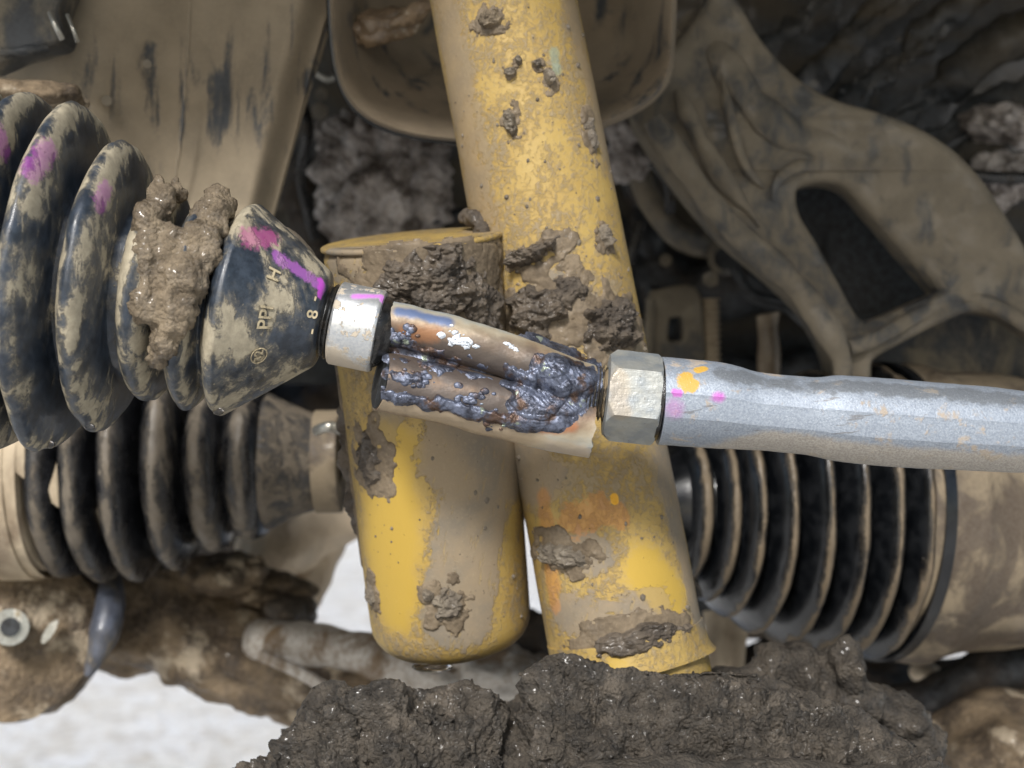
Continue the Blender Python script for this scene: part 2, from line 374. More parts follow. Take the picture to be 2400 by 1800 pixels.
def weldskin():
    xs = np.arange(896, 1414, 1.7); ys = np.arange(748, 1040, 1.7); X, Y = np.meshgrid(xs, ys, indexing='ij')
    yr = np.interp(X, [880, 980, 1080, 1180, 1280, 1350, 1410], [748, 773, 799, 830, 872, 902, 920]); rr = np.interp(X, [880, 1140, 1270, 1410], [52, 53, 58, 60])
    yc = np.interp(X, [892, 1050, 1220, 1388], [893, 926, 968, 1006]); f = lambda y0, r: np.sqrt(np.clip(r * r - (Y - y0) ** 2, 0, None)) - 60 * np.clip(np.abs(Y - y0) / r - 1, 0, 1)
    H1, H2 = f(yr, rr), f(yc, 70.); kk = 9.; H = np.logaddexp(H1 / kk, H2 / kk) * kk
    q = np.stack([X.ravel() * 1e-3, Y.ravel() * 1e-3, 0 * X.ravel()], 1); F = lambda s, o, sd: fbm(q, s, o, sd).reshape(X.shape)
    wob = F(38, 3, 3) * 7; bd = np.maximum(segpx(X, Y + wob, (915, 820), (1060, 852), 36), segpx(X, Y + wob, (1060, 852), (1230, 890), 36))
    bd = np.maximum(bd, np.maximum(segpx(X, Y + wob, (898, 925), (1010, 945), 27), segpx(X, Y + wob, (1010, 945), (1190, 985), 25)))
    bd = np.maximum(bd, segpx(X, Y, (925, 880), (985, 890), 34) - .25)
    lump = np.maximum(segpx(X, Y, (1262, 850), (1320, 890), 88), segpx(X, Y, (1240, 930), (1322, 942), 62)); lump = np.maximum(lump, segpx(X, Y, (1215, 985), (1300, 990), 34) - .1)
    m_ = np.maximum(bd, lump) + F(40, 4, 5) * .26
    t_ = 13 * sstep(0, .7, bd + F(60, 3, 6) * .25) + 15 * np.sqrt(np.clip(lump, 0, 1)) * (1 + .35 * F(14, 3, 8))
    # overlapping puddles with fine ripple rings
    for (cx_, cy_, rx_, am, fq) in ((1262, 922, 60, 15, .62), (1335, 868, 62, 13, .5), (1340, 935, 44, 10, .66), (1288, 846, 46, 9, .6), (1205, 905, 36, 8, .7), (1240, 985, 34, 7, .8), (1130, 866, 24, 7, .8), (1060, 850, 22, 7, .8), (1000, 835, 22, 6, .8), (950, 934, 20, 6, .9), (1020, 950, 20, 6, .9)):
        dd = np.hypot((X - cx_) * .85 + (Y - cy_) * .2, (Y - cy_)) + F(25, 2, 9) * 8; u = np.clip(dd / rx_, 0, 1.2)
        t_ = np.maximum(t_, t_ * .35 + am * np.sqrt(np.clip(1 - u ** 2, 0, 1)) + 9) if False else t_ + am * np.sqrt(np.clip(1 - u ** 2, 0, 1))
        off = np.hypot(X - cx_ - rx_ * .9, Y - cy_ + rx_ * .5) + F(30, 3, 12) * 10; t_ = t_ + 1.25 * np.sin(off * fq) * np.clip(1.1 - u, 0, .6)
    t_ = t_ * sstep(-.02, .4, m_) + F(130, 3, 14) * .9 * sstep(0, .3, m_) - 4 * (m_ < 0)
    D = .2 - (H + t_) * KD(.195); V = np.stack([(X - 1200) * KD(.196), D, CZ - (Y - 900) * KD(.196)], -1).reshape(-1, 3)
    n, m2 = X.shape; keep = ((m_ > -.05) & (H + t_ > -22)).ravel(); kf = keep.reshape(n, m2); ok = kf[:-1, :-1] & kf[1:, :-1] & kf[:-1, 1:] & kf[1:, 1:]
    I, J = np.where(ok); F4 = np.stack([I * m2 + J, I * m2 + J + 1, (I + 1) * m2 + J + 1, (I + 1) * m2 + J], 1); used, inv = np.unique(F4, return_inverse=True)
    return V[used], [tuple(r) for r in inv.reshape(-1, 4).tolist()]
WELD = weldskin()
THREAD = sweep(line(P(1372, 917, .2), P(1440, 927, .2), 110), lambda i, th: px(1, .2) * (60 + 4.5 * np.sin(i * .46 + th)), 72)
def hexnut():
    path = line(P(1418, 924, .2), P(1541, 937, .2), 46); ap = 108 * math.cos(R(30))
    def rad(i, th):
        a = (th - R(36) + R(60) * 10) % R(60) - R(30); hx = ap / np.cos(a); s = i / 45.
        lim = np.minimum(np.interp(s, [0, .02, .22, 1], [78, 95, 114, 114]), np.interp(s, [0, .9, .985, 1], [114, 113, 103, 100])); return px(1, .2) * (np.minimum(hx, lim))
    return sweep(path, rad, 180, disp=lambda a: fbm(a, 300, 4, 4) * .00012)
NUT = hexnut()
RE_t = np.array([(1540, 836), (1610, 842), (1683, 849), (1725, 860), (1752, 869), (1830, 878), (1907, 885), (1948, 879), (2030, 883), (2110, 888), (2200, 897), (2314, 906), (2400, 917), (2560, 936)], float)
RE_b = np.array([(1540, 1040), (1663, 1050), (1805, 1057), (1907, 1067), (1939, 1077), (2000, 1087), (2057, 1093), (2151, 1099), (2400, 1108), (2560, 1114)], float)
def rodend():
    xs = np.linspace(1546, 2560, 200); tp = np.interp(xs, *RE_t.T); bt = np.interp(xs, *RE_b.T)
    kk = np.ones(9) / 9; sm = lambda a: np.convolve(np.pad(a, 4, mode='edge'), kk, 'valid'); tp, bt = sm(tp), sm(bt)
    path = np.array([P(x, y, .2 + (x - 1546) * 4e-6) for x, y in zip(xs, (tp + bt) / 2)]); h = (bt - tp) / 2
    def rad(i, th):
        a = (th + np.pi) % (2 * np.pi) - np.pi; r = np.ones_like(a) + 0 * i
        f1 = np.cos(R(16)) / np.cos(a + R(4)); r = np.where((a < R(12)) & (a > R(-20)), .5 * f1 + .5, r)
        f2 = np.cos(R(27.5)) / np.cos(a + R(47.5)); r = np.where((a <= R(-20)) & (a > R(-75)), .55 * f2 + .45, r)
        wob = .012 * fbm(np.stack([i[:, 0] * .05, 0 * i[:, 0], 0 * i[:, 0]], 1), 3, 3, 3)[:, None]
        r = r + .012 * np.exp(-((a - R(12) - wob) / R(2.2)) ** 2) * np.interp(i, [0, 150, 199], [1, .8, 0])
        return r * (h * KD(.2))[:, None]
    return sweep(path, rad, 160, disp=lambda a: fbm(a, 60, 3, 5) * .00015 + fbm(a, 500, 3, 6) * .00004)
RODEND = rodend()

# ================================================================ materials
D0 = 0.20
def mk_ground():
    m = Mat('pale_ground'); a = m.noise(9, 8, .65); b = m.noise(60, 8, .7); v = m.voro(45)
    c = m.mix(m.mr(a, .3, .7), S(232, 228, 220), S(244, 244, 244)); c = m.mix(m.mul(m.mr(b, .45, .7), .7), c, S(186, 172, 150)); c = m.mix(m.mul(m.mr(m.noise(26, 6, .6, off=3), .5, .66), .5), c, S(178, 166, 148))
    return m.out(c, .8, 0, m.bump(m.add(b, m.mul(v, .3)), .8, .012))
M_ground = mk_ground()
M_heap = mud_mat('wet_dark_mud', S(46, 42, 37), S(80, 73, 64), 420, .5, .0018, pale=S(94, 86, 76))
M_clump = mud_mat('dark_mud', S(60, 53, 46), S(96, 86, 74), 300, .55, .0009)
M_dollop = mud_mat('wet_brown_mud', S(90, 79, 64), S(134, 120, 99), 420, .75, .0012)
M_flake = mud_mat('brown_flake_mud', S(98, 82, 64), S(140, 120, 96), 260, .9, .0008, pale=S(200, 190, 172))
M_crust = mud_mat('crusted_brown_mud', S(66, 55, 43), S(128, 111, 88), 190, .35, .0016, pale=S(168, 154, 132))
M_clay = mud_mat('pale_grey_clay', S(84, 74, 66), S(206, 198, 192), 210, .25, .003, pale=S(226, 220, 216))
M_grit = mud_mat('grey_grit', S(88, 80, 70), S(120, 111, 97), 500, .3, .0004)
M_smear = mud_mat('thin_mud_smear', S(92, 80, 64), S(122, 108, 88), 300, .3, .0004)

def mk_yellow():
    m = Mat('dusty_yellow_paint')
    big = m.noise(55, 5, .6); mid = m.add(m.mul(m.noise(430, 8, .72, .4), .55), m.mul(m.noise(260, 7, .66, .6, vec=m.stretch(1, 1, .4, ang=R(-11))), .45)); fine = m.noise(900, 5, .7)
    wrm = m.mix(m.mr(big, .3, .7), S(174, 148, 86), S(164, 136, 76))
    c = m.mix(m.mul(m.mr(fine, .4, .8), .3), wrm, S(194, 174, 122))
    nz = m.noise(330, 7, .68); nz2 = m.noise(120, 7, .65, off=4.)
    str_v = m.stretch(1, 1, .16, ang=R(-9)); scr = m.noise(560, 6, .65, vec=str_v); scr_h = m.noise(420, 6, .68, vec=m.stretch(.22, 1, 1))
    A = lambda x, y, d=.262: (RES if d < .26 else TUBE).point(x, y); q = lambda n, d=.262: px(n, d)
    # speckled dust film everywhere, heavier at places; one band also paints the tie rod's shadow
    dust = m.add(m.mul(mid, .62), m.add(m.mul(big, .3), m.mul(m.sub(fine, .5), .35)))
    dust_and_shadow = m.seg(A(1230, 1090), A(1600, 1120), q(95), .7, nz=nz2, soft=.35)  # brown dust plus the tie rod's cast shadow painted into the colour
    dust_and_shadow = m.mx(dust_and_shadow, m.seg(A(1560, 1120), A(1640, 1450), q(34), .8, nz=nz2, soft=.4))
    dust_and_shadow = m.mx(dust_and_shadow, m.seg(A(1330, 1440), A(1540, 1420), q(46), 1.1, nz=scr_h, soft=.2))
    dust_and_shadow = m.mx(dust_and_shadow, m.seg(A(1300, 1290), A(1390, 1300), q(46), 1.0, nz=nz, soft=.2))
    dust_and_shadow = m.mx(dust_and_shadow, m.seg(A(1130, 1090, .256), A(1075, 1440, .256), q(84), 1.0, nz=m.add(m.mul(nz, .5), m.mul(scr, .5)), soft=.12))
    dust_and_shadow = m.mx(dust_and_shadow, m.seg(A(1070, 1060, .256), A(1150, 1060, .256), q(90), .7, nz=nz, soft=.12))
    dust_and_shadow = m.mx(dust_and_shadow, m.seg(A(930, 880, .256), A(900, 1020, .256), q(36), 1.5, nz=nz, soft=.15))
    dust_and_shadow = m.mx(dust_and_shadow, m.seg(A(960, 700, .256), A(1140, 760, .256), q(80), 1.2, nz=nz, soft=.15))
    dust_and_shadow = m.mx(dust_and_shadow, m.seg(A(790, 610, .256), A(900, 560, .256), q(48), 1.3, nz=nz, soft=.2))
    dust_and_shadow = m.mx(dust_and_shadow, m.seg(A(1290, 700), A(1480, 830), q(60), 1.3, nz=nz, soft=.2))
    clean = m.seg(A(905, 1060, .256), A(915, 1400, .256), q(75), .6, nz=nz2, soft=.4)
    clean = m.mx(clean, m.seg(A(1510, 1330), A(1570, 1400), q(50), .9, nz=nz, soft=.3))
    clean = m.mx(clean, m.seg(A(1450, 1570), A(1690, 1590), q(36), .6, nz=nz, soft=.3))
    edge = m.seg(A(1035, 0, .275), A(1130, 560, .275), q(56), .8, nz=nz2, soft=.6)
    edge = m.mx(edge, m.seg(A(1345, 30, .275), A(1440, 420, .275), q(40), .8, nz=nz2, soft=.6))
    thr = m.sub(m.sub(.475, m.mul(dust_and_shadow, .3)), m.mul(edge, .12)); thr = m.add(thr, m.mul(clean, .14))
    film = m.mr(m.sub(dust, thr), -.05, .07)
    hv = m.mul(m.mr(m.add(dust_and_shadow, m.mul(m.sub(scr, .5), .9)), .45, .58), m.inv(m.mul(m.mr(scr, .6, .66), .8)))
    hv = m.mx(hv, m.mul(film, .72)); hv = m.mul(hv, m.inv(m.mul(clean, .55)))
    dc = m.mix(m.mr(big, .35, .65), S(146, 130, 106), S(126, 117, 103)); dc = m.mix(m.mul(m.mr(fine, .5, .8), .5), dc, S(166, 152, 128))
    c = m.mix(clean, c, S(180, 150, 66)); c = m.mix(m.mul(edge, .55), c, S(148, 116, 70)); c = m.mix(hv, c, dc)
    rust = m.seg(A(1345, 1215), A(1400, 1195), q(38), 1.2, nz=nz, soft=.15); rust = m.mx(rust, m.seg(A(1450, 1200), A(1458, 1225), q(20), 1.2, nz=nz, soft=.15))
    rust = m.mx(rust, m.seg(A(1275, 1170, .27), A(1300, 1420, .27), q(22), 1.2, nz=nz2, soft=.3))
    c = m.mix(m.mul(rust, .6), c, S(188, 132, 74))
    dot = m.seg(A(1440, 1168), A(1441, 1171), q(9), .1, nz=nz); c = m.mix(dot, c, S(226, 168, 50))
    bl = m.seg(A(1300, 120), A(1306, 165), q(12), .9, nz=nz, soft=.4); c = m.mix(m.mul(bl, .5), c, S(140, 165, 150))
    pit = m.mr(m.voro(420), .12, .05); c = m.mix(m.mul(pit, m.mr(m.noise(60, 3, .5, off=8), .5, .6)), c, S(96, 84, 68))
    rough = m.mixf(hv, .42, .82); h = m.add(m.mul(hv, .8), m.add(m.mul(fine, .25), m.mul(pit, .5)))
    return m.out(c, rough, 0, m.bump(h, .7, .0005), spec=.4)
M_yellow = mk_yellow()
MAG = S(176, 70, 176)
bq = .178
M_boot = rubber_mud('rack_boot_rubber', S(38, 45, 54), S(178, 168, 145), .36, 240, (1, 1, .5), R(4), .5, crest=.2, lowf=1.7, gloss=.3, marks=(
    (hit(BOOT_V, 120, 350), hit(BOOT_V, 85, 400), px(26, .18), MAG, .4), (hit(BOOT_V, 255, 440), hit(BOOT_V, 240, 480), px(20, .18), MAG, .4),
    (hit(BOOT_V, 5, 320), hit(BOOT_V, 12, 350), px(24, .18), MAG, .5),
    (hit(BOOT_V, 590, 560), hit(BOOT_V, 640, 555), px(26, .18), S(190, 84, 150), .5), (hit(BOOT_V, 660, 600), hit(BOOT_V, 765, 668), px(17, .18), S(160, 96, 176), .75),
    (hit(BOOT_V, 758, 655), hit(BOOT_V, 758, 690), px(9, .18), S(190, 70, 195), .7)))
M_text = rubber_mud('embossed_rubber', S(150, 138, 112), S(196, 182, 150), .6, 140, wet=0)
M_cv = rubber_mud('cv_boot_rubber', S(19, 20, 23), S(112, 103, 90), .37, 130, (1, 1, .3), 0, .8, gloss=.24, crest=.26)
M_cv2 = rubber_mud('outer_cv_boot_rubber', S(10, 12, 15), S(122, 108, 88), .27, 110, (1, 1, .22), 0, .8, gloss=.2, crest=.40)
M_black = rubber_mud('greasy_black_rubber', S(20, 20, 20), S(90, 78, 62), .14, 300, (1, 1, 1), 0, .6, gloss=.12)
M_neck = rubber_mud('dull_boot_neck', S(30, 31, 33), S(116, 106, 92), .5, 120, (1, 1, .6), gloss=.62)
M_lip = rubber_mud('worn_rubber_lip', S(58, 62, 72), S(120, 112, 100), .3, 150, gloss=.4)
def dusty(name, base, dust, cover=.7, scale=60, streak=(1, 1, .5), metal=0., rough=.6, spots=S(52, 56, 60), wet=0., soft=.03):
    m = Mat(name); v = m.stretch(*streak); a = m.noise(scale, 7, .6, .5, vec=v); b = m.noise(scale * .25, 3, .5, off=2); e = m.noise(scale * 12, 5, .7)
    f = m.add(m.mul(a, .7), m.add(m.mul(b, .4), m.mul(m.sub(e, .5), .1))); th = .55 + (.5 - cover) * .36
    k = m.mr(f, th - soft, th + soft); dc = m.mix(m.mr(m.noise(scale * .6, 5, .6, off=6), .3, .7), tuple(q * .72 for q in dust), dust)
    dc = m.mix(m.mul(m.mr(e, .45, .8), .3), dc, tuple(q * 1.3 for q in dust))
    c = m.mix(k, m.mix(m.mr(e, .3, .7), base, spots), dc)
    wn = m.mul(m.mr(m.noise(scale * .8, 4, .6, off=3), .5, .65), wet)
    return m.out(c, m.mixf(wn, m.mixf(k, rough, .85), .25), m.mul(m.inv(k), metal), m.bump(m.add(k, m.mul(e, .3)), .5, .0006), coat=m.mul(wn, .5))
M_panel = dusty('dusty_frame_panel', S(74, 76, 78), S(150, 137, 116), .80, 75, (1.9, 1, .35), soft=.05)
M_seat = dusty('dusty_spring_seat', S(70, 75, 80), S(142, 128, 108), .76, 70, (1.2, 1, .6), soft=.06)
M_cast = dusty('dusty_casting', S(84, 84, 82), S(126, 117, 101), .64, 110, (1, 1, .7), soft=.09, spots=S(56, 56, 57), wet=.45)
M_dark = dusty('dark_underbody', S(16, 15, 14), S(70, 58, 45), .42, 30, (1, 1, .8), soft=.1, wet=.6)
M_liner = dusty('dark_muddy_liner', S(26, 26, 24), S(70, 62, 48), .45, 34, (.5, 1, 1.2), soft=.12, wet=.9)
M_pale = dusty('cream_dusty_metal', S(150, 136, 116), S(196, 180, 154), .62, 40, rough=.4, soft=.1, spots=S(118, 100, 80), wet=.5)
M_cream = dusty('cream_overexposed_metal', S(206, 190, 166), S(226, 208, 182), .6, 40, rough=.4, soft=.1, spots=S(150, 130, 104), wet=.5)  # brighter copy of the dusty metal, overexposed look put into the colour
M_cup = dusty('tan_joint_cup', S(92, 82, 70), S(142, 128, 106), .5, 60, (1, 1, .7), soft=.06, spots=S(74, 62, 50), wet=.5)
M_pipe = dusty('muddy_steel_pipe', S(190, 186, 178), S(124, 104, 80), .36, 45, metal=.15, rough=.4, spots=S(158, 148, 136), soft=.06, wet=.4)
M_brk = dusty('dark_bracket', S(40, 42, 44), S(120, 112, 96), .42, 60, soft=.08)
M_steel = dusty('bright_steel', S(190, 190, 182), S(150, 136, 110), .3, 80, metal=.8, rough=.3, spots=S(160, 156, 146))
M_hole_shade = dusty('cavity_shade', S(10, 10, 10), S(22, 20, 18), .4, 30)  # near-black colour stands in for the shade inside holes
def mk_sleeve():
    m = Mat('zinc_sleeve'); d = m.noise(260, 7, .68); e = m.noise(1400, 4, .6)
    c = m.mix(m.mr(e, .3, .7), S(186, 190, 194), S(208, 210, 210))
    low = m.seg(hit(SLV_V, 770, 850), hit(SLV_V, 880, 872), px(52, .19), .9, 500, .4); msk = m.mx(low, m.mr(m.add(d, m.mul(m.sub(e, .5), .2)), .56, .6))
    c = m.mix(m.mul(msk, .85), c, S(178, 164, 142)); mg = m.seg(hit(SLV_V, 830, 688), hit(SLV_V, 903, 692), px(9, .19), .5, 700, .6)
    mg = m.mx(mg, m.seg(hit(SLV_V, 895, 690), hit(SLV_V, 903, 700), px(8, .19), .6, 600, .4)); c = m.mix(m.mul(mg, .8), c, S(190, 92, 200))
    return m.out(c, m.mixf(msk, .38, .75), m.mul(m.inv(m.mx(msk, mg)), .7), m.bump(m.add(m.mul(msk, 1.), m.mul(e, .2)), .6, .0003))
M_sleeve = mk_sleeve()
weld_lines = [((925, 812), (1060, 850)), ((1060, 850), (1200, 885)), ((905, 925), (1010, 950)), ((1010, 950), (1180, 980)), ((1240, 880), (1350, 930))]
def mk_heat():
    m = Mat('heat_tinted_steel'); d = None
    for a, b in weld_lines:
        q = m.segd(P(*a, .193), P(*b, .193)); d = q if d is None else m.mn(d, q)
    nz = m.noise(230, 5, .6); e = m.noise(1500, 5, .7); st = m.noise(900, 4, .6, vec=m.stretch(.12, 1, 1, ang=R(12)))
    d = m.add(d, m.mul(m.sub(nz, .5), .0055)); t = m.math('DIVIDE', d, .016, clamp=True)
    c = m.ramp(t, [(0, S(70, 64, 62)), (.28, S(86, 76, 69)), (.4, S(116, 96, 78)), (.52, S(146, 130, 108)), (.66, S(168, 158, 138)), (.78, S(164, 166, 158)), (.9, S(132, 142, 158)), (1, S(156, 158, 158))])
    c = m.mix(m.mul(m.seg(hit(ROD[0], 1110, 800), hit(ROD[0], 1230, 822), px(30, .19), .9, 200, .6), .6), c, S(84, 76, 68))
    c = m.mix(m.seg(hit(ROD[0], 935, 722), hit(ROD[0], 1050, 748), px(13, .19), .8, 300, .6), c, S(92, 108, 142))
    c = m.mix(m.mul(m.seg(hit(ROD[0], 945, 785), hit(ROD[0], 1010, 790), px(20, .19), .9, 260, .6), .6), c, S(156, 106, 66))
    c = m.mix(m.mul(m.seg(hit(CRADLE[0], 1270, 1015), hit(CRADLE[0], 1330, 1000), px(13, .19), .9, 260, .6), .8), c, S(150, 96, 62))
    dirt = m.seg(hit(CRADLE[0], 905, 957), hit(CRADLE[0], 1360, 1070), px(30, .19), .6, 300, .5); c = m.mix(m.mul(dirt, .75), c, S(176, 158, 132))
    return m.out(c, m.mixf(m.mr(e, .3, .7), .42, .6), m.mul(m.inv(dirt), .2), m.bump(m.add(m.mul(e, .5), m.mul(st, .4)), .5, .0003))
M_heat = mk_heat()
def mk_weld():
    m = Mat('weld_metal'); a = m.noise(260, 6, .65); b = m.noise(900, 6, .7); rip = m.noise(700, 4, .6, .8, vec=m.stretch(1, 1, .35, ang=R(40)))
    c = m.mix(m.mr(a, .35, .65), S(58, 60, 70), S(116, 123, 142)); c = m.mix(m.mr(m.noise(150, 5, .6, off=3), .5, .62), c, S(92, 74, 64))
    c = m.mix(m.mul(m.mr(b, .62, .72), .6), c, S(176, 186, 202)); c = m.mix(m.mr(m.noise(330, 3, .5, off=6), .66, .7), c, S(150, 160, 146))
    return m.out(c, m.mixf(m.mr(b, .35, .65), .5, .24), .6, m.bump(m.add(m.mul(b, .5), m.mul(rip, .9)), .8, .0005))
M_weld = mk_weld()
M_thread = dusty('oily_thread', S(96, 88, 76), S(150, 134, 108), .45, 160, metal=.5, rough=.35)
def mk_spat():
    m = Mat('silver_spatter'); b_ = m.noise(900, 5, .7); return m.out(m.mix(m.mr(b_, .35, .6), S(150, 158, 168), S(222, 228, 236)), .3, .6, m.bump(b_, .8, .0005))
M_spat = mk_spat()
def mk_nut():
    m = Mat('zinc_nut'); e = m.noise(700, 6, .7); h = m.noise(1300, 4, .6, vec=m.stretch(.2, 1, 1)); v = m.noise(1100, 4, .6, vec=m.stretch(1, 1, .2)); a = m.noise(160, 4, .6)
    c = m.mix(m.mr(a, .35, .65), S(142, 149, 154), S(166, 168, 164)); br = m.seg(hit(NUT[0], 1450, 880), hit(NUT[0], 1458, 960), px(26, .19), .9, 300, .5)
    c = m.mix(m.mul(br, .4), c, S(182, 160, 128)); c = m.mix(m.mul(m.mr(e, .62, .7), .7), c, S(92, 84, 74))
    return m.out(c, m.mixf(m.mr(e, .35, .65), .32, .5), .4, m.bump(m.add(e, m.add(m.mul(h, .5), m.mul(v, .5))), .45, .0003))
M_nut = mk_nut()
def mk_rodend():
    m = Mat('grey_forged_rod'); e = m.noise(1800, 5, .7); a = m.noise(90, 5, .6); d = m.noise(140, 7, .66, .3)
    c = m.mix(m.mr(e, .35, .7), S(138, 147, 160), S(166, 175, 186))
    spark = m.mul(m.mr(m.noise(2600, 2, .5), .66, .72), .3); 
    tan = m.mr(m.add(m.mul(d, .75), m.mul(m.noise(30, 3, .5), .3)), .565, .64); c = m.mix(m.mul(tan, .75), c, S(170, 152, 128)); scr = m.mr(m.noise(700, 4, .6, vec=m.stretch(.12, 1, 1, ang=R(6))), .64, .7); c = m.mix(m.mul(scr, .6), c, S(104, 100, 96))
    under = None
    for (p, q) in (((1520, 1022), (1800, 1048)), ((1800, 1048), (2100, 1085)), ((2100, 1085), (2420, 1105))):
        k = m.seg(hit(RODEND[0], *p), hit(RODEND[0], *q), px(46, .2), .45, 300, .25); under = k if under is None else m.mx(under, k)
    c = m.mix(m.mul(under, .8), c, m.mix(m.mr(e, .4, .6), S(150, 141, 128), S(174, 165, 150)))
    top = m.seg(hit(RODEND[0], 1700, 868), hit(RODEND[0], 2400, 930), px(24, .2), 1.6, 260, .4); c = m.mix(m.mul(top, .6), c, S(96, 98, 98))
    yl = m.seg(hit(RODEND[0], 1545, 855), hit(RODEND[0], 1620, 895), px(22, .19), 1.1, 420, .2); yl = m.mx(yl, m.seg(hit(RODEND[0], 1638, 858), hit(RODEND[0], 1655, 857), px(10, .19), .7, 500, .2)); c = m.mix(yl, c, S(198, 158, 72))
    mg = m.seg(hit(RODEND[0], 1548, 943), hit(RODEND[0], 1690, 938), px(11, .19), .55, 600, .6); mg = m.mx(mg, m.mul(m.seg(hit(RODEND[0], 1548, 955), hit(RODEND[0], 1580, 965), px(22, .19), .7, 400, .6), .45))
    mg = m.mx(mg, m.seg(hit(RODEND[0], 1585, 915), hit(RODEND[0], 1600, 925), px(9, .19), 1.2, 500, .4)); c = m.mix(m.mul(mg, .85), c, S(186, 92, 182))
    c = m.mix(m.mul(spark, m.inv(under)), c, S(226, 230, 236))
    return m.out(c, m.mixf(m.mx(tan, under), .4, .7), m.mul(m.inv(m.mx(m.mx(tan, under), yl)), .3), m.bump(m.add(e, m.add(m.mul(spark, .6), m.mul(tan, .4))), .5, .00035))
M_rodend = mk_rodend()
def mk_water():
    m = Mat('water'); return m.out(S(240, 235, 230), .03, 0, trans=1.0)
M_water = mk_water()

# ================================================================ setting
g = 40.0; n = 120
gx = np.sign(np.linspace(-1, 1, n)) * np.abs(np.linspace(-1, 1, n)) ** 3 * g; X, Y = np.meshgrid(gx, gx + .0, indexing='ij')
V = np.stack([X.ravel(), Y.ravel() + 1.0, np.zeros(n * n)], 1); V[:, 2] = fbm(V, 2.2, 3, 3) * .012 * np.exp(-(V[:, 0] ** 2 + V[:, 1] ** 2) / 60)
ground = part('ground', (V, gridf(n, n)), M_ground, kind='structure')

# ================================================================ large car parts behind
def sheet(xs, ys, dep, thick=.002, disp=None):
    """photo-shaped sheet: xs(u,v), ys(u,v), dep(u,v) on a grid, given a real thickness"""
    U, Vv = np.meshgrid(np.linspace(0, 1, xs[1]), np.linspace(0, 1, xs[2]), indexing='ij')
    x, y, d = xs[0](U, Vv), ys(U, Vv), dep(U, Vv); a = np.stack([(x - 1200) * KD(d), d, CZ - (y - 900) * KD(d)], -1).reshape(-1, 3)
    if disp is not None: a = a + np.stack([np.zeros(len(a)), disp(a), np.zeros(len(a))], 1)
    b = a + np.array([0, thick, 0]); N, M = xs[1], xs[2]; F = gridf(N, M); F2 = [tuple(i + N * M for i in f[::-1]) for f in F]
    rim = [i * M for i in range(N)] + [(N - 1) * M + j for j in range(1, M)] + [i * M + M - 1 for i in range(N - 2, -1, -1)] + [j for j in range(M - 2, 0, -1)]
    E = [(rim[k], rim[(k + 1) % len(rim)], rim[(k + 1) % len(rim)] + N * M, rim[k] + N * M) for k in range(len(rim))]
    return np.concatenate([a, b]), F + F2 + E
# gearbox and crossmember at the back, dark
def back_low(x): return np.interp(x, [-400, 500, 620, 700, 900, 1180, 1300, 1420, 1700, 2800], [1330, 1330, 1300, 1240, 1225, 1215, 1215, 1330, 1480, 1500])
t = thing('gearbox_housing', 'dark muddy gearbox casing filling the gap behind the yellow shock', 'gearbox', P(1200, 1300, .56))
xf = lambda u, v: -500 + 3300 * u
part('casing', sheet((xf, 150, 110), lambda u, v: -380 + v * (back_low(xf(u, v)) + 380), lambda u, v: .56 + 0 * u, .06,
     lambda a: fbm(a, 14, 5, 4) * .03 - (.5 - worley(a, 22, 8)) * .03), M_dark, t)
for k, (x0, y0, x1, y1, r) in enumerate([(1480, 640, 1960, 700, 60), (1420, 860, 1990, 880, 46), (690, 380, 760, 640, 40), (1500, 420, 1560, 900, 34)]):
    part('casing_rib', sweep(line(P(x0, y0, .50), P(x1, y1, .49), 40), px(r, .5), 24, disp=lambda a: fbm(a, 60, 4, 5) * .006), M_dark, t)
for k, (x, y, r, d) in enumerate([(752, 222, 16, .44), (1665, 655, 20, .42), (1560, 610, 16, .44), (748, 262, 22, .45), (1850, 640, 18, .44)]):
    part('bolt_head', sweep(line(P(x, y, d), P(x, y, d - .008), 3), px(r, d), 6, hint=(0, 0, 1)), M_cast, t, smooth=False)
# wheel arch over the parts: unseen roof added and shaped to block sun and sky
t = thing('wheel_arch_liner', 'dark muddy ribbed wheel arch liner behind the casting with an added shading roof above', 'arch liner', P(2000, 400, .47))
U = np.linspace(0, 1, 90)
prof = catmull([(.50, .40), (.50, .50), (.485, .58), (.43, .63), (.33, .645), (.22, .64)], 90)   # (y, z) curve going up and over
xs_ = np.linspace(-.42, .62, 220); A_, B_ = np.meshgrid(xs_, np.arange(90), indexing='ij')
vv = np.stack([A_, prof[:, 0][B_] - sstep(60, 89, B_) * (.10 + .08 * sstep(-.035, .03, A_)), prof[:, 1][B_] - .02 * sstep(50, 89, B_)], -1).reshape(-1, 3)  # unseen roof lip pulled forward on the right to shade the casting
vv[:, 1] += fbm(vv, 12, 4, 9) * .012 * (vv[:, 2] < .6)
vv2 = vv + np.array([0, .012, .012]); 
F = gridf(220, 90); part('liner_panel_shade_roof', merge((vv, F), (vv2, F)), M_liner, t)
t_liner = t
for k, (x0, y0, x1, y1, r) in enumerate([(1900, 330, 2330, -60, 36), (1990, 360, 2480, 0, 46), (2030, 420, 2480, 160, 30), (2040, 470, 2480, 250, 34), (1780, 300, 2160, -60, 44), (1700, 210, 2000, -60, 30)]):
    part('rib', sweep(line(P(x0, y0, .43), P(x1, y1, .42), 60), px(r, .42), 24, flat=.6, disp=lambda a: fbm(a, 70, 4, 6) * .006), M_liner, t_liner)
for row in range(2):
    for k in range(7):
        x = 1975 + row * 50 + k * 27 + random.uniform(-4, 4); y = 215 + row * 20 - k * 24 + random.uniform(-4, 4)
        part('nub', blob(P(x, y, .402), px(8, .4), 2, .3, seed=k), M_liner, t_liner)
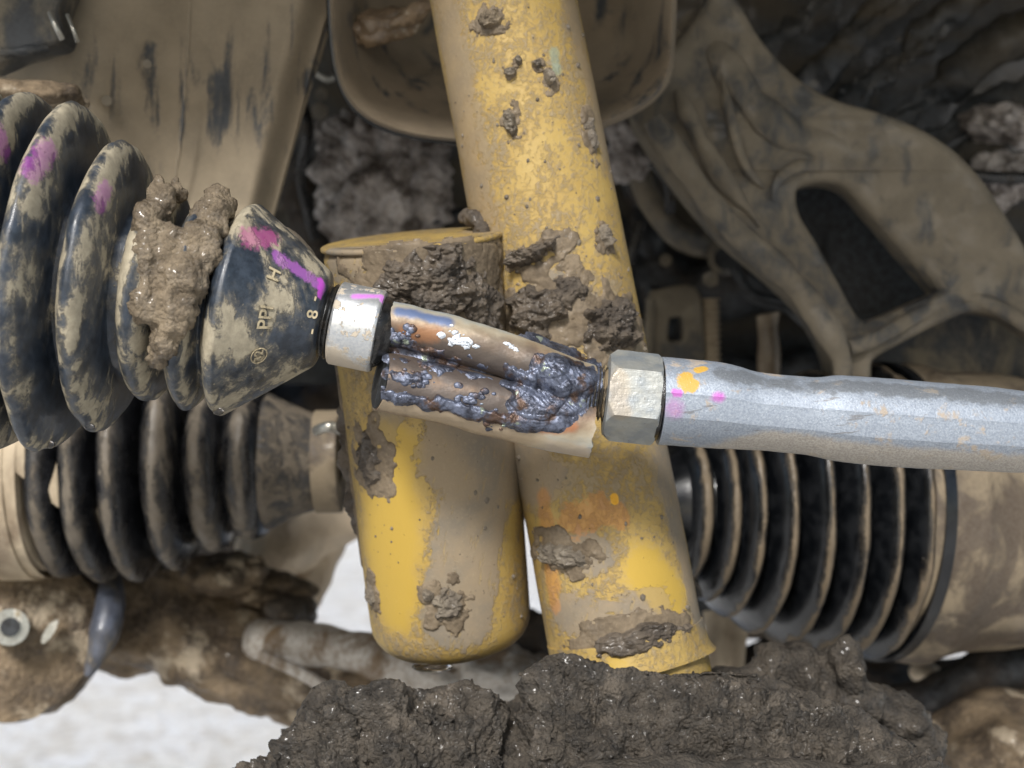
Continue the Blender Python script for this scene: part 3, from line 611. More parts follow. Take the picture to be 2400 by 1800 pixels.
# pale lumps seen through gaps
def clay(name, pts, d, label, rx, ry, seed):
    part(name, blob(P(*pts, d), (px(rx, d), .02, px(ry, d)), 6, .34, 75, seed, .3, oct=6), M_clay, None, label, 'clay', 'pale clay lumps')
clay('clay_lump', (905, 430), .41, 'large pale grey lump of dried clay left of the upper yellow tube', 150, 190, 3)
clay('clay_lump', (1470, 330), .41, 'small pale clay lump between yellow tube and beige casting', 72, 90, 5)
clay('clay_lump', (2350, 420), .41, 'pale clay lump behind the black cable', 75, 62, 8)
clay('clay_lump', (2370, 300), .42, 'long pale clay smear above the black cable', 110, 45, 9)
part('cable', sweep(catmull(PP([(2230, 395, .385), (2290, 412, .385), (2350, 416, .385), (2440, 412, .385), (2600, 380, .39)]), 40), px(15, .385), 16), M_black, None, 'thin black cable crossing in front of pale clay', 'cable')

# ---------------- frame panel upper left
t = thing('frame_panel', 'smooth beige dusty frame panel behind the upper bellows', 'panel', P(450, 520, .31))
xr = lambda v: np.interp(v, [0, .2, .55, .9, 1], [800, 772, 705, 640, 590])
def dep(u, v):
    x = u
    return .305 + .016 * np.cos(x * 9.0 + v * .8) * .5 + .02 * (x - .5) ** 2 + .012 * sstep(.9, 1., x)
part('panel_skin', sheet((lambda u, v: -80 + u * (xr(v) + 80), 120, 80), lambda u, v: -120 + v * 700, dep, .0028, lambda a: fbm(a, 25, 3, 2) * .0025), M_panel, t)
part('edge_rim', sweep(catmull(PP([(802, -110, .3175), (775, 45, .3175), (706, 270, .3175), (642, 492, .3175), (600, 560, .3175)]), 60), px(4.5, .31), 10), M_panel, t)
for k, (x, y) in enumerate(((250, 236), (905 - 560, 150))): part('panel_bolt', sweep(line(P(x, y, .303), P(x, y, .297), 4), px(13 - 2 * k, .3), 6, hint=(0, 0, 1)), M_cast, t, smooth=False)
part('seam', sweep(catmull(PP([(452, -100, .3005), (440, 120, .3005), (424, 320, .302), (404, 470, .303)]), 50), px(4, .3), 8, disp=lambda a: fbm(a, 200, 3, 3) * .0003), M_panel, t)
t = thing('corner_bracket', 'dark grey bracket with steel clips at the frame panel corner', 'bracket', P(60, 150, .29))
part('bracket_plate', plate([(-60, -60), (150, -60), (140, 40), (150, 95), (110, 110), (60, 125), (-60, 150)], .285, .012, .002), M_brk, t, smooth=False)
part('clip', sweep(catmull(PP([(118, 30, .272), (130, 60, .27), (146, 92, .272)]), 16), px(7, .27), 12), M_steel, t)
part('clip', sweep(catmull(PP([(158, 35, .274), (172, 70, .272), (182, 98, .274)]), 16), px(5, .27), 12), M_steel, t)
part('ledge', sweep(catmull(PP([(-60, 120, .28), (40, 122, .276), (110, 112, .28)]), 30), px(13, .28), 16, disp=lambda a: fbm(a, 120, 3, 2) * .001), M_brk, t)
part('mud_ledge', blob(P(60, 232, .262), (px(130, .262), .014, px(38, .262)), 5, .3, 60, 4, .35), M_crust, None, 'crust of brown mud above the upper bellows ridges', 'mud')

# ---------------- spring seat behind the shock top
t = thing('spring_seat', 'beige dusty cup-shaped spring seat behind the yellow tube top', 'spring seat', P(1180, 320, .34))
ol = catmull([(772, -90), (776, 60), (790, 170), (825, 245), (885, 292), (975, 320), (1080, 332), (1200, 338), (1310, 325), (1400, 297), (1480, 262), (1540, 220), (1572, 165), (1580, 60), (1584, -90)], 120)
rings = []
for tt, dd in [(1.012, .316), (1.0, .305), (.985, .301), (.965, .302), (.93, .307), (.87, .317), (.78, .332), (.66, .348), (.5, .364), (.3, .376), (.05, .38)]:
    q = np.array([1180, -90.]) + (ol - np.array([1180, -90.])) * tt; rings.append(np.array([P(a, b, dd) for a, b in q]))
back = [r + np.array([0, .004, 0]) for r in rings]
V = np.concatenate(rings + back[::-1]); N = len(rings) * 2; F = gridf(N, 120)
V[:, 1] += fbm(V, 30, 3, 4) * .0015
part('cup', (V, F), M_seat, t)
part('seat_rim', sweep(np.array([P(a, b, .3065) for a, b in ol[:70]]) , px(9, .3), 12), M_cv2, t, label='black rubber edge along the cup rim')
part('top_tab', plate([(700, -80), (790, -80), (786, 40), (776, 70), (745, 45), (715, 0)], .318, .004, .001), M_seat, t)
cl = Cyl(P(890, -60, .36), P(890, 200, .34), .03, .03)
part('mud_flake', blob(P(885, 62, .318), (px(92, .318), .004, px(40, .318)), 5, .3, 90, 6, .3, rot=(R(-14), 'Y')), M_flake, None, 'wet brown mud flake stuck to pale left side of the spring seat', 'mud')
part('mud_flake', blob(P(975, 28, .312), (px(60, .31), .004, px(26, .31)), 5, .3, 90, 7, .3, rot=(R(-30), 'Y')), M_flake, None, 'narrow wet mud flake between the spring seat and yellow tube', 'mud')

# ---------------- casting with the dark window
t = thing('steering_knuckle', 'beige dusty cast knuckle with a large dark window', 'casting', P(1990, 900, .36))
outer = [(1500, 215), (1580, 130), (1640, 60), (1690, 0), (1760, 110), (1840, 200), (1930, 262), (2040, 300), (2150, 350), (2240, 430), (2320, 560), (2390, 670), (2470, 770), (2470, 835), (2400, 778), (2330, 730), (2250, 714), (2180, 737), (2080, 788), (2022, 822), (2002, 856), (2000, 960), (1955, 960), (1957, 866), (1930, 790), (1880, 708), (1790, 622), (1700, 545), (1615, 445), (1545, 340), (1505, 270)]
hole = [(1838, 478), (1842, 440), (1872, 418), (1930, 412), (1985, 432), (2035, 488), (2088, 552), (2142, 616), (2188, 668), (2196, 694), (2170, 716), (2100, 746), (2040, 770), (2000, 772), (1970, 738), (1932, 668), (1890, 588), (1850, 520)]
v, f = plate(outer, .352, .012, .0035, (hole,), 3); v = v.copy()
v[:, 1] += (v[:, 0] - P(1900, 500, .355)[0]) * -.12 + fbm(v, 30, 3, 7) * .0025
part('casting_body', (v, f), M_cast, t, sharp=35)
part('spar_rib', sweep(catmull(PP([(1530, 280, .34), (1600, 390, .338), (1700, 520, .335), (1800, 605, .333), (1890, 700, .33), (1950, 790, .328), (1975, 860, .33), (1978, 960, .335)]), 80),
     lambda i, th: px(1, .34) * np.interp(i, [0, 30, 55, 79], [26, 34, 30, 17]) * (1 + 0 * th), 24, flat=.7, disp=lambda a: fbm(a, 60, 3, 3) * .0012), M_cast, t)
part('window_rim', sweep(catmull(PP([(x, y, .343) for x, y in [(1812, 470), (1822, 425), (1862, 394), (1930, 386), (2000, 408), (2056, 468), (2110, 535), (2170, 605), (2225, 675)]]), 70), lambda i, th: px(1, .335) * np.interp(i, [0, 12, 55, 69], [3, 15, 14, 3]) + 0 * th, 20, flat=.6, disp=lambda a: fbm(a, 80, 3, 5) * .001), M_cast, t)
part('rib', sweep(catmull(PP([(1690, 170, .345), (1715, 290, .341), (1745, 385, .341), (1790, 440, .346)]), 40), lambda i, th: px(1, .34) * np.interp(i, [0, 8, 30, 39], [4, 15, 13, 3]) + 0 * th, 16, disp=lambda a: fbm(a, 80, 3, 4) * .001), M_cast, t)
part('rib', sweep(catmull(PP([(1590, 210, .347), (1640, 330, .343), (1715, 440, .343), (1780, 530, .346)]), 40), lambda i, th: px(1, .34) * np.interp(i, [0, 8, 30, 39], [4, 20, 18, 3]) + 0 * th, 16, disp=lambda a: fbm(a, 80, 3, 6) * .0015), M_cast, t)
part('cross_web', sweep(catmull(PP([(1990, 815, .335), (2060, 790, .337), (2160, 735, .34), (2250, 700, .338), (2330, 715, .335), (2450, 790, .33)]), 60), px(20, .335), 20, flat=.8), M_cast, t)
part('upper_flange', sweep(catmull(PP([(1620, 40, .36), (1690, 130, .35), (1780, 260, .345), (1900, 330, .345), (2060, 380, .345), (2200, 470, .345), (2330, 620, .34)]), 60), px(38, .35), 20, flat=.5, disp=lambda a: fbm(a, 50, 4, 8) * .003), M_cast, t)
part('window_dark_sheet', plate([(1820, 400), (2230, 400), (2230, 800), (1960, 800)], .40, .004, .001), M_hole_shade, t, smooth=False)  # black sheet stands in for the darkness behind the window
part('recess_shade_plate', plate([(1995, 830), (2180, 745), (2300, 745), (2480, 850), (2480, 1000), (1995, 1000)], .375, .012, .003), M_brk, t)  # darker plate paints in the shade of the recess below the web
# brake line and brackets in the gap right of the shock
part('brake_hose', sweep(catmull(PP([(1440, 330, .42), (1490, 400, .42), (1530, 480, .42), (1580, 545, .42), (1640, 572, .42), (1715, 570, .42)]), 60), lambda i, th: px(1, .42) * (27 + 4 * np.sin(th * 2)) + 0 * i, 20, disp=lambda a: fbm(a, 60, 3, 2) * .001), M_cast, None, 'curved beige dusty brake pipe right of the yellow tube', 'pipe')
t = thing('hose_bracket', 'dusty bracket eye with dark bolt hole below the curved pipe', 'bracket', P(1700, 640, .42))
part('eye', sweep(line(P(1700, 606, .43), P(1700, 606, .41), 4), px(40, .42), 28, hint=(0, 0, 1)), M_cast, t); part('bolt_hole', sweep(line(P(1700, 606, .409), P(1700, 606, .4075), 3), px(25, .42), 24, hint=(0, 0, 1)), M_hole_shade, t)  # black disc stands in for the dark of the bolt hole
part('stud', sweep(line(P(1665, 700, .43), P(1668, 900, .43), 120), lambda i, th: px(1, .43) * (19 + 4 * np.sin(i * .75)) + 0 * th, 20), M_pale, None, 'dusty threaded stud standing left of the pale post', 'stud')
part('post', sweep(catmull(PP([(1798, 735, .44), (1800, 760, .44), (1802, 900, .44), (1802, 940, .44)]), 30), lambda i, th: px(1, .44) * np.interp(i, [0, 4, 8, 29], [16, 30, 26, 26]) + 0 * th, 20, disp=lambda a: fbm(a, 90, 3, 3) * .001), M_pale, None, 'short pale dusty post beneath the casting spar', 'post')
part('link_arm', sweep(catmull(PP([(1420, 470, .45), (1450, 560, .45), (1470, 660, .45), (1500, 760, .45), (1560, 880, .45)]), 50), px(24, .45), 18, disp=lambda a: fbm(a, 60, 3, 4) * .002), M_dark, None, 'narrow dark muddy link beside the yellow tube', 'link')

for k, (pts, r, mt, lb, nm, ct) in enumerate([
    ([(690, 180, .44), (720, 300, .43), (705, 420, .44), (740, 560, .45)], 14, M_black, 'black hose hanging right of the frame panel edge', 'hose', 'hose'),
    ([(740, 170, .42), (770, 186, .42), (800, 178, .42), (860, 190, .43)], 10, M_steel, 'thin grey tube end beside the spring seat rim', 'tube', 'tube'),
    ([(780, 470, .40), (850, 520, .40), (930, 545, .405), (1010, 520, .41), (1080, 500, .42)], 16, M_dark, 'dark muddy wire loop above the canister', 'wire', 'wire'),
    ([(1500, 520, .43), (1470, 640, .43), (1490, 740, .43), (1560, 800, .43), (1640, 900, .43)], 17, M_black, 'black hose curving down behind the nut', 'hose', 'hose'),
    ([(1720, 620, .41), (1760, 690, .41), (1850, 720, .41), (1930, 800, .41)], 15, M_dark, 'muddy wire sagging below the casting spar', 'wire', 'wire'),
    ([(1420, 330, .40), (1500, 360, .40), (1560, 420, .405), (1570, 500, .41)], 12, M_black, 'black wire crossing the small clay lump', 'wire', 'wire')]):
    part(nm, sweep(catmull(PP(pts), 50), px(r, .42), 14, disp=lambda a: fbm(a, 90, 3, 4) * .0006), mt, None, lb, ct)
t = thing('support_bracket', 'dark slotted bracket plate behind the hex nut', 'bracket', P(1580, 880, .43))
part('bracket_plate', plate([(1530, 690), (1620, 680), (1640, 760), (1630, 900), (1520, 900), (1515, 780)], .43, .006, .0015, ([(1560, 740), (1600, 738), (1602, 800), (1558, 802)],)), M_cast, t)
part('bracket_flange', sweep(line(P(1525, 700, .425), P(1518, 900, .425), 20), px(12, .42), 12), M_cast, t)
part('subframe_beam', sweep(catmull(PP([(1560, 1600, .46), (1800, 1590, .46), (2100, 1640, .46), (2560, 1690, .46)]), 60), px(105, .46), 40, disp=lambda a: fbm(a, 40, 5, 4) * .006), M_dark, None, 'dark muddy beam behind the mud heap', 'beam')
part('pale_boss', blob(P(2170, 1580, .42), (px(42, .42), .012, px(30, .42)), 4, .2, 40, 3), M_cream, None, 'small pale boss peeking out under the axle joint', 'boss')
# ---------------- drive shaft boots
dv = .35
t = thing('inner_axle_boot', 'black ribbed axle boot with brown mud below the upper bellows', 'axle boot', P(380, 1350, dv))
xs = np.linspace(118, 640, 230); ax = lambda x: 1085 + (x - 380) * .0
cent = [(165, 266), (240, 270), (325, 274), (415, 246), (505, 208), (590, 182)]
r_ = bead_profile(cent, [41, 40, 42, 44, 44, 48], [100, 640], [205, 120], xs, 2.2); cs = np.repeat(np.clip(np.max([1 - np.abs(xs - c) / 34 for c, _ in cent], 0), 0, 1), 120)
path = np.array([P(x, 1088 - (x - 380) * .02, dv) for x in xs])
part('bellows', sweep(path, r_[:, None] * KD(dv) * np.ones((1, 120)), 120, disp=lambda a: fbm(a, 55, 4, 5) * .0013), M_cv, t, attr=cs)
part('housing', sweep(catmull(PP([(-120, 1094, dv), (0, 1093, dv), (112, 1092, dv), (128, 1092, dv)]), 40), lambda i, th: px(1, dv) * np.interp(i, [0, 10, 30, 34, 39], [255, 258, 262, 258, 240]) + 0 * th, 90, disp=lambda a: fbm(a, 40, 3, 6) * .0012), M_pale, t)
part('clamp_band', sweep(line(P(20, 1093, dv), P(98, 1092, dv), 6), px(266, dv), 90), M_pale, t)
part('boot_neck', sweep(line(P(612, 1084, dv), P(745, 1082, dv), 30), lambda i, th: px(1, dv) * np.interp(i, [0, 6, 22, 29], [160, 158, 124, 112]) + 0 * th, 60, disp=lambda a: fbm(a, 60, 3, 7) * .001), M_neck, t)
part('boot_clamp', sweep(line(P(742, 1082, dv), P(800, 1081, dv), 6), px(120, dv), 60), M_cup, t, label='dull narrow clamp band at the boot neck')
part('clamp_ear', sweep(catmull(PP([(742, 1010, dv - .035), (772, 1000, dv - .04), (802, 1010, dv - .035)]), 12), px(12, dv), 12), M_steel, t)
part('axle_shaft', sweep(line(P(800, 1081, dv), P(1640, 1190, dv + .03), 10), px(62, dv), 40), M_cast, t)
# outer boot
dw = .36
t = thing('outer_axle_boot', 'black ribbed axle boot widening to the right under the grey rod', 'axle boot', P(1900, 1500, dw))
xs = np.linspace(1540, 2075, 320)
cent = [(1600, 180), (1652, 212), (1696, 246), (1753, 280), (1823, 308), (1890, 326), (1958, 338), (2022, 344)]
r_ = bead_profile(cent, [25, 26, 29, 33, 35, 35, 35, 32], [1540, 2080], [128, 270], xs, 1.9); cs = np.repeat(np.clip(np.max([1 - np.abs(xs - c) / 20 for c, _ in cent], 0), 0, 1), 140)
path = np.array([P(x, 1190 + (x - 1600) * .012, dw + (x - 2000) * 3.4e-5) for x in xs])
part('bellows', sweep(path, r_[:, None] * KD(dw) * np.ones((1, 140)), 140, disp=lambda a: fbm(a, 45, 3, 7) * .0010), M_cv2, t, attr=cs)
part('joint_housing', sweep(catmull(PP([(2050, 1196, dw + .002), (2090, 1197, dw + .003), (2200, 1199, dw + .007), (2480, 1202, dw + .016)]), 40), lambda i, th: px(1, dw) * np.interp(i, [0, 4, 20, 26, 39], [300, 338, 350, 334, 322]) + 0 * th, 100, disp=lambda a: fbm(a, 40, 4, 6) * .002), M_cup, t)
part('clamp_band', sweep(line(P(2046, 1196, dw + .0016), P(2070, 1197, dw + .0024), 4), px(350, dw), 100), M_cv2, t)
for k in range(2): part('drip_bolt', blob(P(2238 + 38 * k, 1110, dw - .125), px(13, .24), 3, .2, seed=k), M_cast, t) if False else None
part('brake_line', sweep(catmull(PP([(1590, 1100, .34), (1610, 1180, .335), (1605, 1280, .335), (1640, 1400, .335)]), 30), px(9, .335), 12), M_black, None, 'thin black line beside the lower yellow tube', 'line')

# ---------------- lower arm, bush and bits at lower left
dl = .40
t = thing('lower_control_arm', 'muddy brown lower control arm with round bush end', 'control arm', P(300, 1640, dl))
part('bush_housing', sweep(line(P(40, 1478, .44), P(20, 1486, .345), 24), lambda i, th: px(1, .37) * np.interp(i, [0, 16, 22, 23], [205, 205, 190, 120]) + 0 * th, 80, hint=(0, 0, 1), disp=lambda a: fbm(a, 50, 4, 3) * .004 + (.5 - worley(a, 120, 3)) * .002), M_crust, t)
part('bush_bolt', sweep(line(P(22, 1470, .345), P(24, 1470, .328), 6), px(42, .335), 28, hint=(0, 0, 1)), M_steel, t)
part('bolt_socket', sweep(line(P(24, 1470, .3275), P(24, 1470, .3265), 3), px(22, .33), 24, hint=(0, 0, 1)), M_hole_shade, t)  # black disc stands in for the dark inside the socket
part('bolt_head', sweep(line(P(118, 1478, .345), P(116, 1480, .337), 4), (px(10, .34)), 12, flat=3.2, hint=(.5, 0, .8)), M_steel, t)
part('rubber_lip', sweep(catmull(PP([(262, 1350, .365), (258, 1420, .35), (240, 1500, .343), (205, 1585, .34)]), 50), lambda i, th: px(1, .35) * np.interp(i, [0, 15, 30, 49], [22, 34, 36, 8]) + 0 * th, 24, flat=1.2), M_lip, t)
part('arm', sweep(catmull(PP([(150, 1430, .43), (260, 1425, .42), (380, 1452, .41), (520, 1508, .405), (660, 1575, .40), (820, 1650, .39), (1000, 1740, .38)]), 80), lambda i, th: px(1, .4) * np.interp(i, [0, 20, 40, 79], [125, 150, 138, 95]) + 0 * th, 80, disp=lambda a: fbm(a, 45, 5, 6) * .0065 + (.5 - worley(a, 95, 6)) * .003), M_crust, t)
part('tube_arm', sweep(catmull(PP([(585, 1500, .385), (700, 1512, .38), (820, 1528, .375), (960, 1560, .37), (1100, 1585, .37), (1290, 1600, .37)]), 70), lambda i, th: px(1, .38) * np.interp(i, [0, 4, 30, 40, 44, 69], [40, 54, 54, 54, 66, 62]) + 0 * th, 50, disp=lambda a: fbm(a, 50, 4, 8) * .0018 + sstep(850, 1000, a[:, 0] / KD(a[:, 1]) + 1200) * fbm(a, 90, 4, 9) * .005), M_pipe, t)
part('arm_flange', sweep(catmull(PP([(610, 1535, .37), (700, 1575, .365), (790, 1630, .36)]), 30), px(15, .37), 16, flat=.6), M_pipe, t)
part('cream_knuckle', sweep(catmull(PP([(600, 1330, .45), (660, 1270, .45), (740, 1220, .45), (840, 1190, .45), (960, 1180, .45)]), 50), lambda i, th: px(1, .45) * np.interp(i, [0, 12, 25, 49], [60, 88, 72, 60]) + 0 * th, 50, disp=lambda a: fbm(a, 40, 4, 3) * .004), M_cream, t)
part('cream_leg', sweep(catmull(PP([(800, 1180, .46), (760, 1280, .46), (700, 1370, .455), (640, 1440, .45)]), 40), lambda i, th: px(1, .46) * np.interp(i, [0, 20, 39], [60, 58, 50]) + 0 * th, 40, disp=lambda a: fbm(a, 40, 4, 5) * .004), M_cream, t)
part('mud_lump', blob(P(610, 1385, .41), (px(95, .41), .02, px(42, .41)), 5, .35, 60, 5, .4), M_crust, None, 'dark ragged mud lump on top of the lower arm near the bright gap', 'mud')
part('mud_lump', blob(P(520, 1345, .40), (px(110, .4), .016, px(50, .4)), 5, .3, 60, 11, .35), M_crust, None, 'brown mud lump filling the gap below the lower left boot', 'mud')
part('mud_lump', blob(P(675, 1432, .40), (px(58, .4), .015, px(38, .4)), 5, .35, 60, 6, .4), M_clump, None, 'small dark mud lump at the left end of the steel tube', 'mud')
part('mud_lump', fuse([blob(P(x, y, .39), (px(rx, .39), .014, px(ry, .39)), 3, .15, seed=k) for k, (x, y, rx, ry) in enumerate([(1130, 1500, 60, 50), (1210, 1470, 50, 60), (1270, 1520, 60, 80), (1180, 1560, 110, 60)])], .0022, .004, 70, .003, 150, 4), M_dark, None, 'dark mud packed in the gap between canister and tube bottoms', 'mud', sharp=0)
part('mud_lump', blob(P(1020, 1540, .38), (px(130, .38), .016, px(48, .38)), 5, .35, 60, 9, .4), M_crust, None, 'brown mud lump on the tube under the yellow canister', 'mud')

# ---------------- lower right parts
t = thing('lower_ball_joint', 'dark muddy ball joint arm right of the mud heap', 'ball joint', P(2280, 1800, .37))
part('joint_arm', sweep(catmull(PP([(2080, 1650, .38), (2180, 1640, .38), (2280, 1590, .38), (2480, 1540, .38)]), 50), lambda i, th: px(1, .38) * np.interp(i, [0, 49], [46, 60]) + 0 * th, 40, disp=lambda a: fbm(a, 50, 4, 4) * .003), M_dark, t)
part('joint_body', blob(P(2330, 1760, .37), (px(170, .37), .04, px(130, .37)), 5, .25, 24, 5, .25), M_crust, t)
part('joint_post', sweep(line(P(1700, 1440, .40), P(1690, 1640, .39), 20), px(52, .4), 30, disp=lambda a: fbm(a, 60, 3, 3) * .002), M_pale, t)

# ================================================================ shock absorber
t = thing('shock_absorber', 'muddy yellow shock absorber with a side canister', 'shock', P(1470, 1600, .276))
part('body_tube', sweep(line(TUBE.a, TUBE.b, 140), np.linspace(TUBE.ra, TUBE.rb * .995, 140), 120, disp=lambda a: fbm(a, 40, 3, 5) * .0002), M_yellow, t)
qs = np.array([-.001, .0, .003, .008, .016, .03] + list(np.linspace(.05, .90, 60)) + [.925, .945, .962, .976, .987, .995, 1.0])
def fil(q):
    L = RES.L; r = RES.ra + (RES.rb - RES.ra) * q; f = .0085; e = np.clip((q * L - (L - f)) / f, 0, 1); rr = r - f + f * np.sqrt(1 - e ** 2)
    return np.where(q < .03, r - .0025 * (1 - np.clip(q, 0, 1) / .03) ** 2, rr)
rp = RES.a + (qs * RES.L)[:, None] * RES.t; fr = fil(qs); fr[0] = RES.ra * .93
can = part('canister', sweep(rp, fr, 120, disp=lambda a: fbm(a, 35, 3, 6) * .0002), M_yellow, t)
part('canister_lip', sweep(line(RES.at(np.array(-.002), np.array(0.), -RES.ra), RES.at(np.array(.012), np.array(0.), -RES.ra), 6), np.array([RES.ra * .99, RES.ra * 1.015, RES.ra * 1.02, RES.ra * 1.02, RES.ra * 1.015, RES.ra * .99]), 110), M_yellow, can)
part('joint_weld', sweep(catmull(np.array([TUBE.at(np.array(q), np.array(th), .001) for q, th in ((.345, -1.5), (.35, -1.2), (.37, -1.0), (.42, -1.0), (.48, -1.1), (.54, -1.2), (.60, -1.25))]), 120), lambda i, th: px(1, .27) * (15 + 4 * np.abs(np.sin(i * .35))) + 0 * th, 24,
     disp=lambda a: fbm(a, 260, 4, 4) * .0015), M_clump, t)
bt = TUBE.b
part('base_flange', sweep(catmull(np.array([TUBE.at(np.array(q), np.array(0.), -TUBE.ra) for q in (.93, .942, .952, .96, .966, .970, .973)]), 40), lambda i, th: TUBE.rb * np.interp(i, [0, 10, 20, 30, 39], [1., 1.005, 1.02, 1.045, 1.06]) + .0012 * np.cos(3 * th + 1) * (i / 39.), 110), M_yellow, t)
# grit stuck on the paint
rg = random.Random(5); bits = []
for k in range(150):
    c_ = TUBE if k % 3 else RES; q = rg.uniform(.03, .95); th = rg.uniform(-1.3, 1.3); r = px(rg.choice([2, 2, 3, 3, 4, 5, 7]), .265)
    p = c_.at(np.array(q), np.array(th)); bits.append(blob(p, (r, r * .8, r * rg.uniform(.8, 1.5)), 1, .3, seed=k))
part('grit', merge(*bits), M_grit, t, kind='stuff')
def lay(cyl, x, y, hw, hh, th, seed, label, mat=None, name='mud_clump', n=90, rag=.9, slope=0, grp='mud clumps on the shock', scale=260):
    o = part(name, cyl.patch(x, y, px(hw, .26), px(hh, .26), th * .72, seed, rag * 1.25, n, scale, .5, slope), mat or M_clump, None, label, 'mud', grp)
    part('smear', cyl.patch(x, y, px(hw * 1.6, .26), px(hh * 1.6, .26), .0006, seed + 40, 2.4, 110, scale, .3, slope), M_smear, o)
    return o
lay(RES, 1020, 662, 120, 88, .0055, 3, 'thick dark mud clump on the canister top edge', n=150)
lay(RES, 940, 655, 60, 45, .004, 13, 'thin dark mud smear left of the thick canister clump')
lay(RES, 1130, 720, 50, 90, .004, 17, 'dark mud clump in the groove beside the canister weld', n=110)
lay(TUBE, 1262, 735, 75, 62, .006, 4, 'dark crumbly mud clump on the yellow tube above the weld', n=120)
lay(TUBE, 1430, 765, 68, 66, .006, 8, 'dark crumbly mud clump on the yellow tube above the nut', n=120)
lay(TUBE, 1330, 690, 40, 40, .003, 21, 'thin mud smear between the two crumbly clumps')
lay(TUBE, 1246, 590, 52, 24, .007, 6, 'slanting dark mud lump on the yellow tube above the crumbly clumps', slope=-1.2)
lay(TUBE, 1312, 1300, 62, 34, .004, 9, 'curved grey mud smear on the lower yellow tube', M_grit, slope=.6)
lay(TUBE, 1500, 1505, 120, 34, .0035, 11, 'dark mud band just above the yellow base flange', n=130)
lay(RES, 812, 1090, 9, 170, .0035, 31, 'ragged mud strip along the left edge of the canister', n=120)
lay(RES, 868, 1078, 40, 58, .003, 12, 'dark oval mud spot on the clean yellow side of the canister')
lay(RES, 1045, 1420, 34, 40, .003, 15, 'small grey mud bump near the canister bottom', M_grit)
lay(RES, 1005, 1395, 16, 18, .003, 16, 'round grey mud drop above the canister bottom bump', M_grit)
lay(RES, 872, 1390, 18, 36, .002, 18, 'grey mud lump on the canister edge beside the bright gap', M_grit)
lay(TUBE, 1147, 46, 28, 22, .004, 19, 'wet brown mud drop on the top of the yellow tube', M_dollop)
lay(TUBE, 1197, 285, 14, 30, .005, 20, 'long grey mud drop on the upper yellow tube', M_grit)
lay(TUBE, 1283, 180, 13, 24, .004, 22, 'grey mud drop below the pale paint scratch', M_grit)
lay(TUBE, 1385, 318, 16, 44, .0025, 23, 'grey mud strip on the right edge of the yellow tube', M_grit)
lay(TUBE, 1415, 560, 16, 26, .004, 24, 'oval grey mud drop on the right half of the yellow tube', M_grit)
lay(TUBE, 1258, 150, 9, 10, .004, 25, 'tiny grey mud pellet on the yellow tube', M_grit); lay(TUBE, 1198, 172, 11, 11, .004, 26, 'small round mud pellet on the yellow tube', M_grit)
lay(TUBE, 1216, 145, 8, 9, .003, 27, 'smallest mud pellet on the yellow tube', M_grit)

# ================================================================ mud heap at the bottom
cx = np.array([(560, 1830), (600, 1795), (640, 1760), (680, 1712), (712, 1650), (745, 1612), (785, 1598), (820, 1606), (842, 1632), (870, 1606), (905, 1600), (950, 1616), (1000, 1620), (1050, 1616), (1090, 1600), (1120, 1608), (1160, 1635), (1185, 1642), (1197, 1680), (1212, 1676), (1226, 1640), (1250, 1575), (1280, 1535), (1320, 1527), (1370, 1545), (1410, 1560), (1440, 1576), (1500, 1582), (1600, 1580), (1700, 1574), (1780, 1590), (1860, 1612), (1940, 1640), (2010, 1672), (2080, 1712), (2150, 1750), (2210, 1800), (2260, 1860)], float)
nx, nt_ = 620, 170; xs = np.linspace(562, 2258, nx); cy = np.interp(xs, cx[:, 0], cx[:, 1])
T = np.linspace(0, 1.35, nt_); V = []
for j, tt in enumerate(T):
    if tt <= 1: y = 1960 + (cy - 1960) * tt ** .8; d = .197 + .026 * tt ** 1.5 + .012 * np.sin(xs * .012) * tt * .3
    else: y = cy + (tt - 1) * 520; d = .223 + (tt - 1) * .24 + 0 * xs
    V.append(np.stack([(xs - 1200) * KD(d), d, CZ - (y - 900) * KD(d)], 1))
V = np.stack(V, 1).reshape(-1, 3)
gu, gv = np.gradient(V.reshape(nx, nt_, 3), axis=(0, 1)); nn = unit(np.cross(gu, gv).reshape(-1, 3)); nn = nn * np.where(nn[:, 1:2] > 0, -1, 1)
cr = np.repeat(np.clip(np.abs(np.tile(T, 1) - 1) / .12, .35, 1)[None, :], nx, 0).ravel()
w1 = worley(V + fbm(V, 90, 2, 9)[:, None] * .003, 75, 4); w2 = worley(V, 210, 6)
w3 = worley(V, 480, 3); ka = .15 + .85 * sstep(-.25, .35, fbm(V, 28, 3, 21)); kb = .1 + .9 * sstep(-.3, .3, fbm(V, 34, 3, 31)); dsp = fbm(V, 34, 6, 4, .6) * .009 + (.5 - w1) * .0085 * ka + (.45 - w2) * .0036 * kb + (.45 - w3) * .0022 * (.3 + .7 * ka) + fbm(V, 260, 6, 8, .6) * .0024
V = V + nn * (dsp * cr)[:, None]
part('mud_heap', (V, gridf(nx, nt_)), M_heap, None, 'heap of dark wet lumpy mud around the shock base', 'mud', sharp=0)
part('mud_bank', fuse([blob(P(x, y, d), (px(rx, d), .014, px(ry, d)), 3, .15, seed=k) for k, (x, y, rx, ry, d) in enumerate([(1720, 1600, 70, 50, .27), (1790, 1570, 60, 60, .27), (1880, 1590, 70, 80, .27), (1985, 1560, 52, 70, .262), (2010, 1640, 80, 60, .265), (2100, 1680, 80, 60, .27), (2160, 1740, 70, 60, .27), (1900, 1660, 120, 60, .265)])], .0014, .0035, 70, .003, 190, 6), M_heap, None, 'bank of dark mud behind the heap under the right axle boot', 'mud', sharp=0)
rg = random.Random(8); bits = []
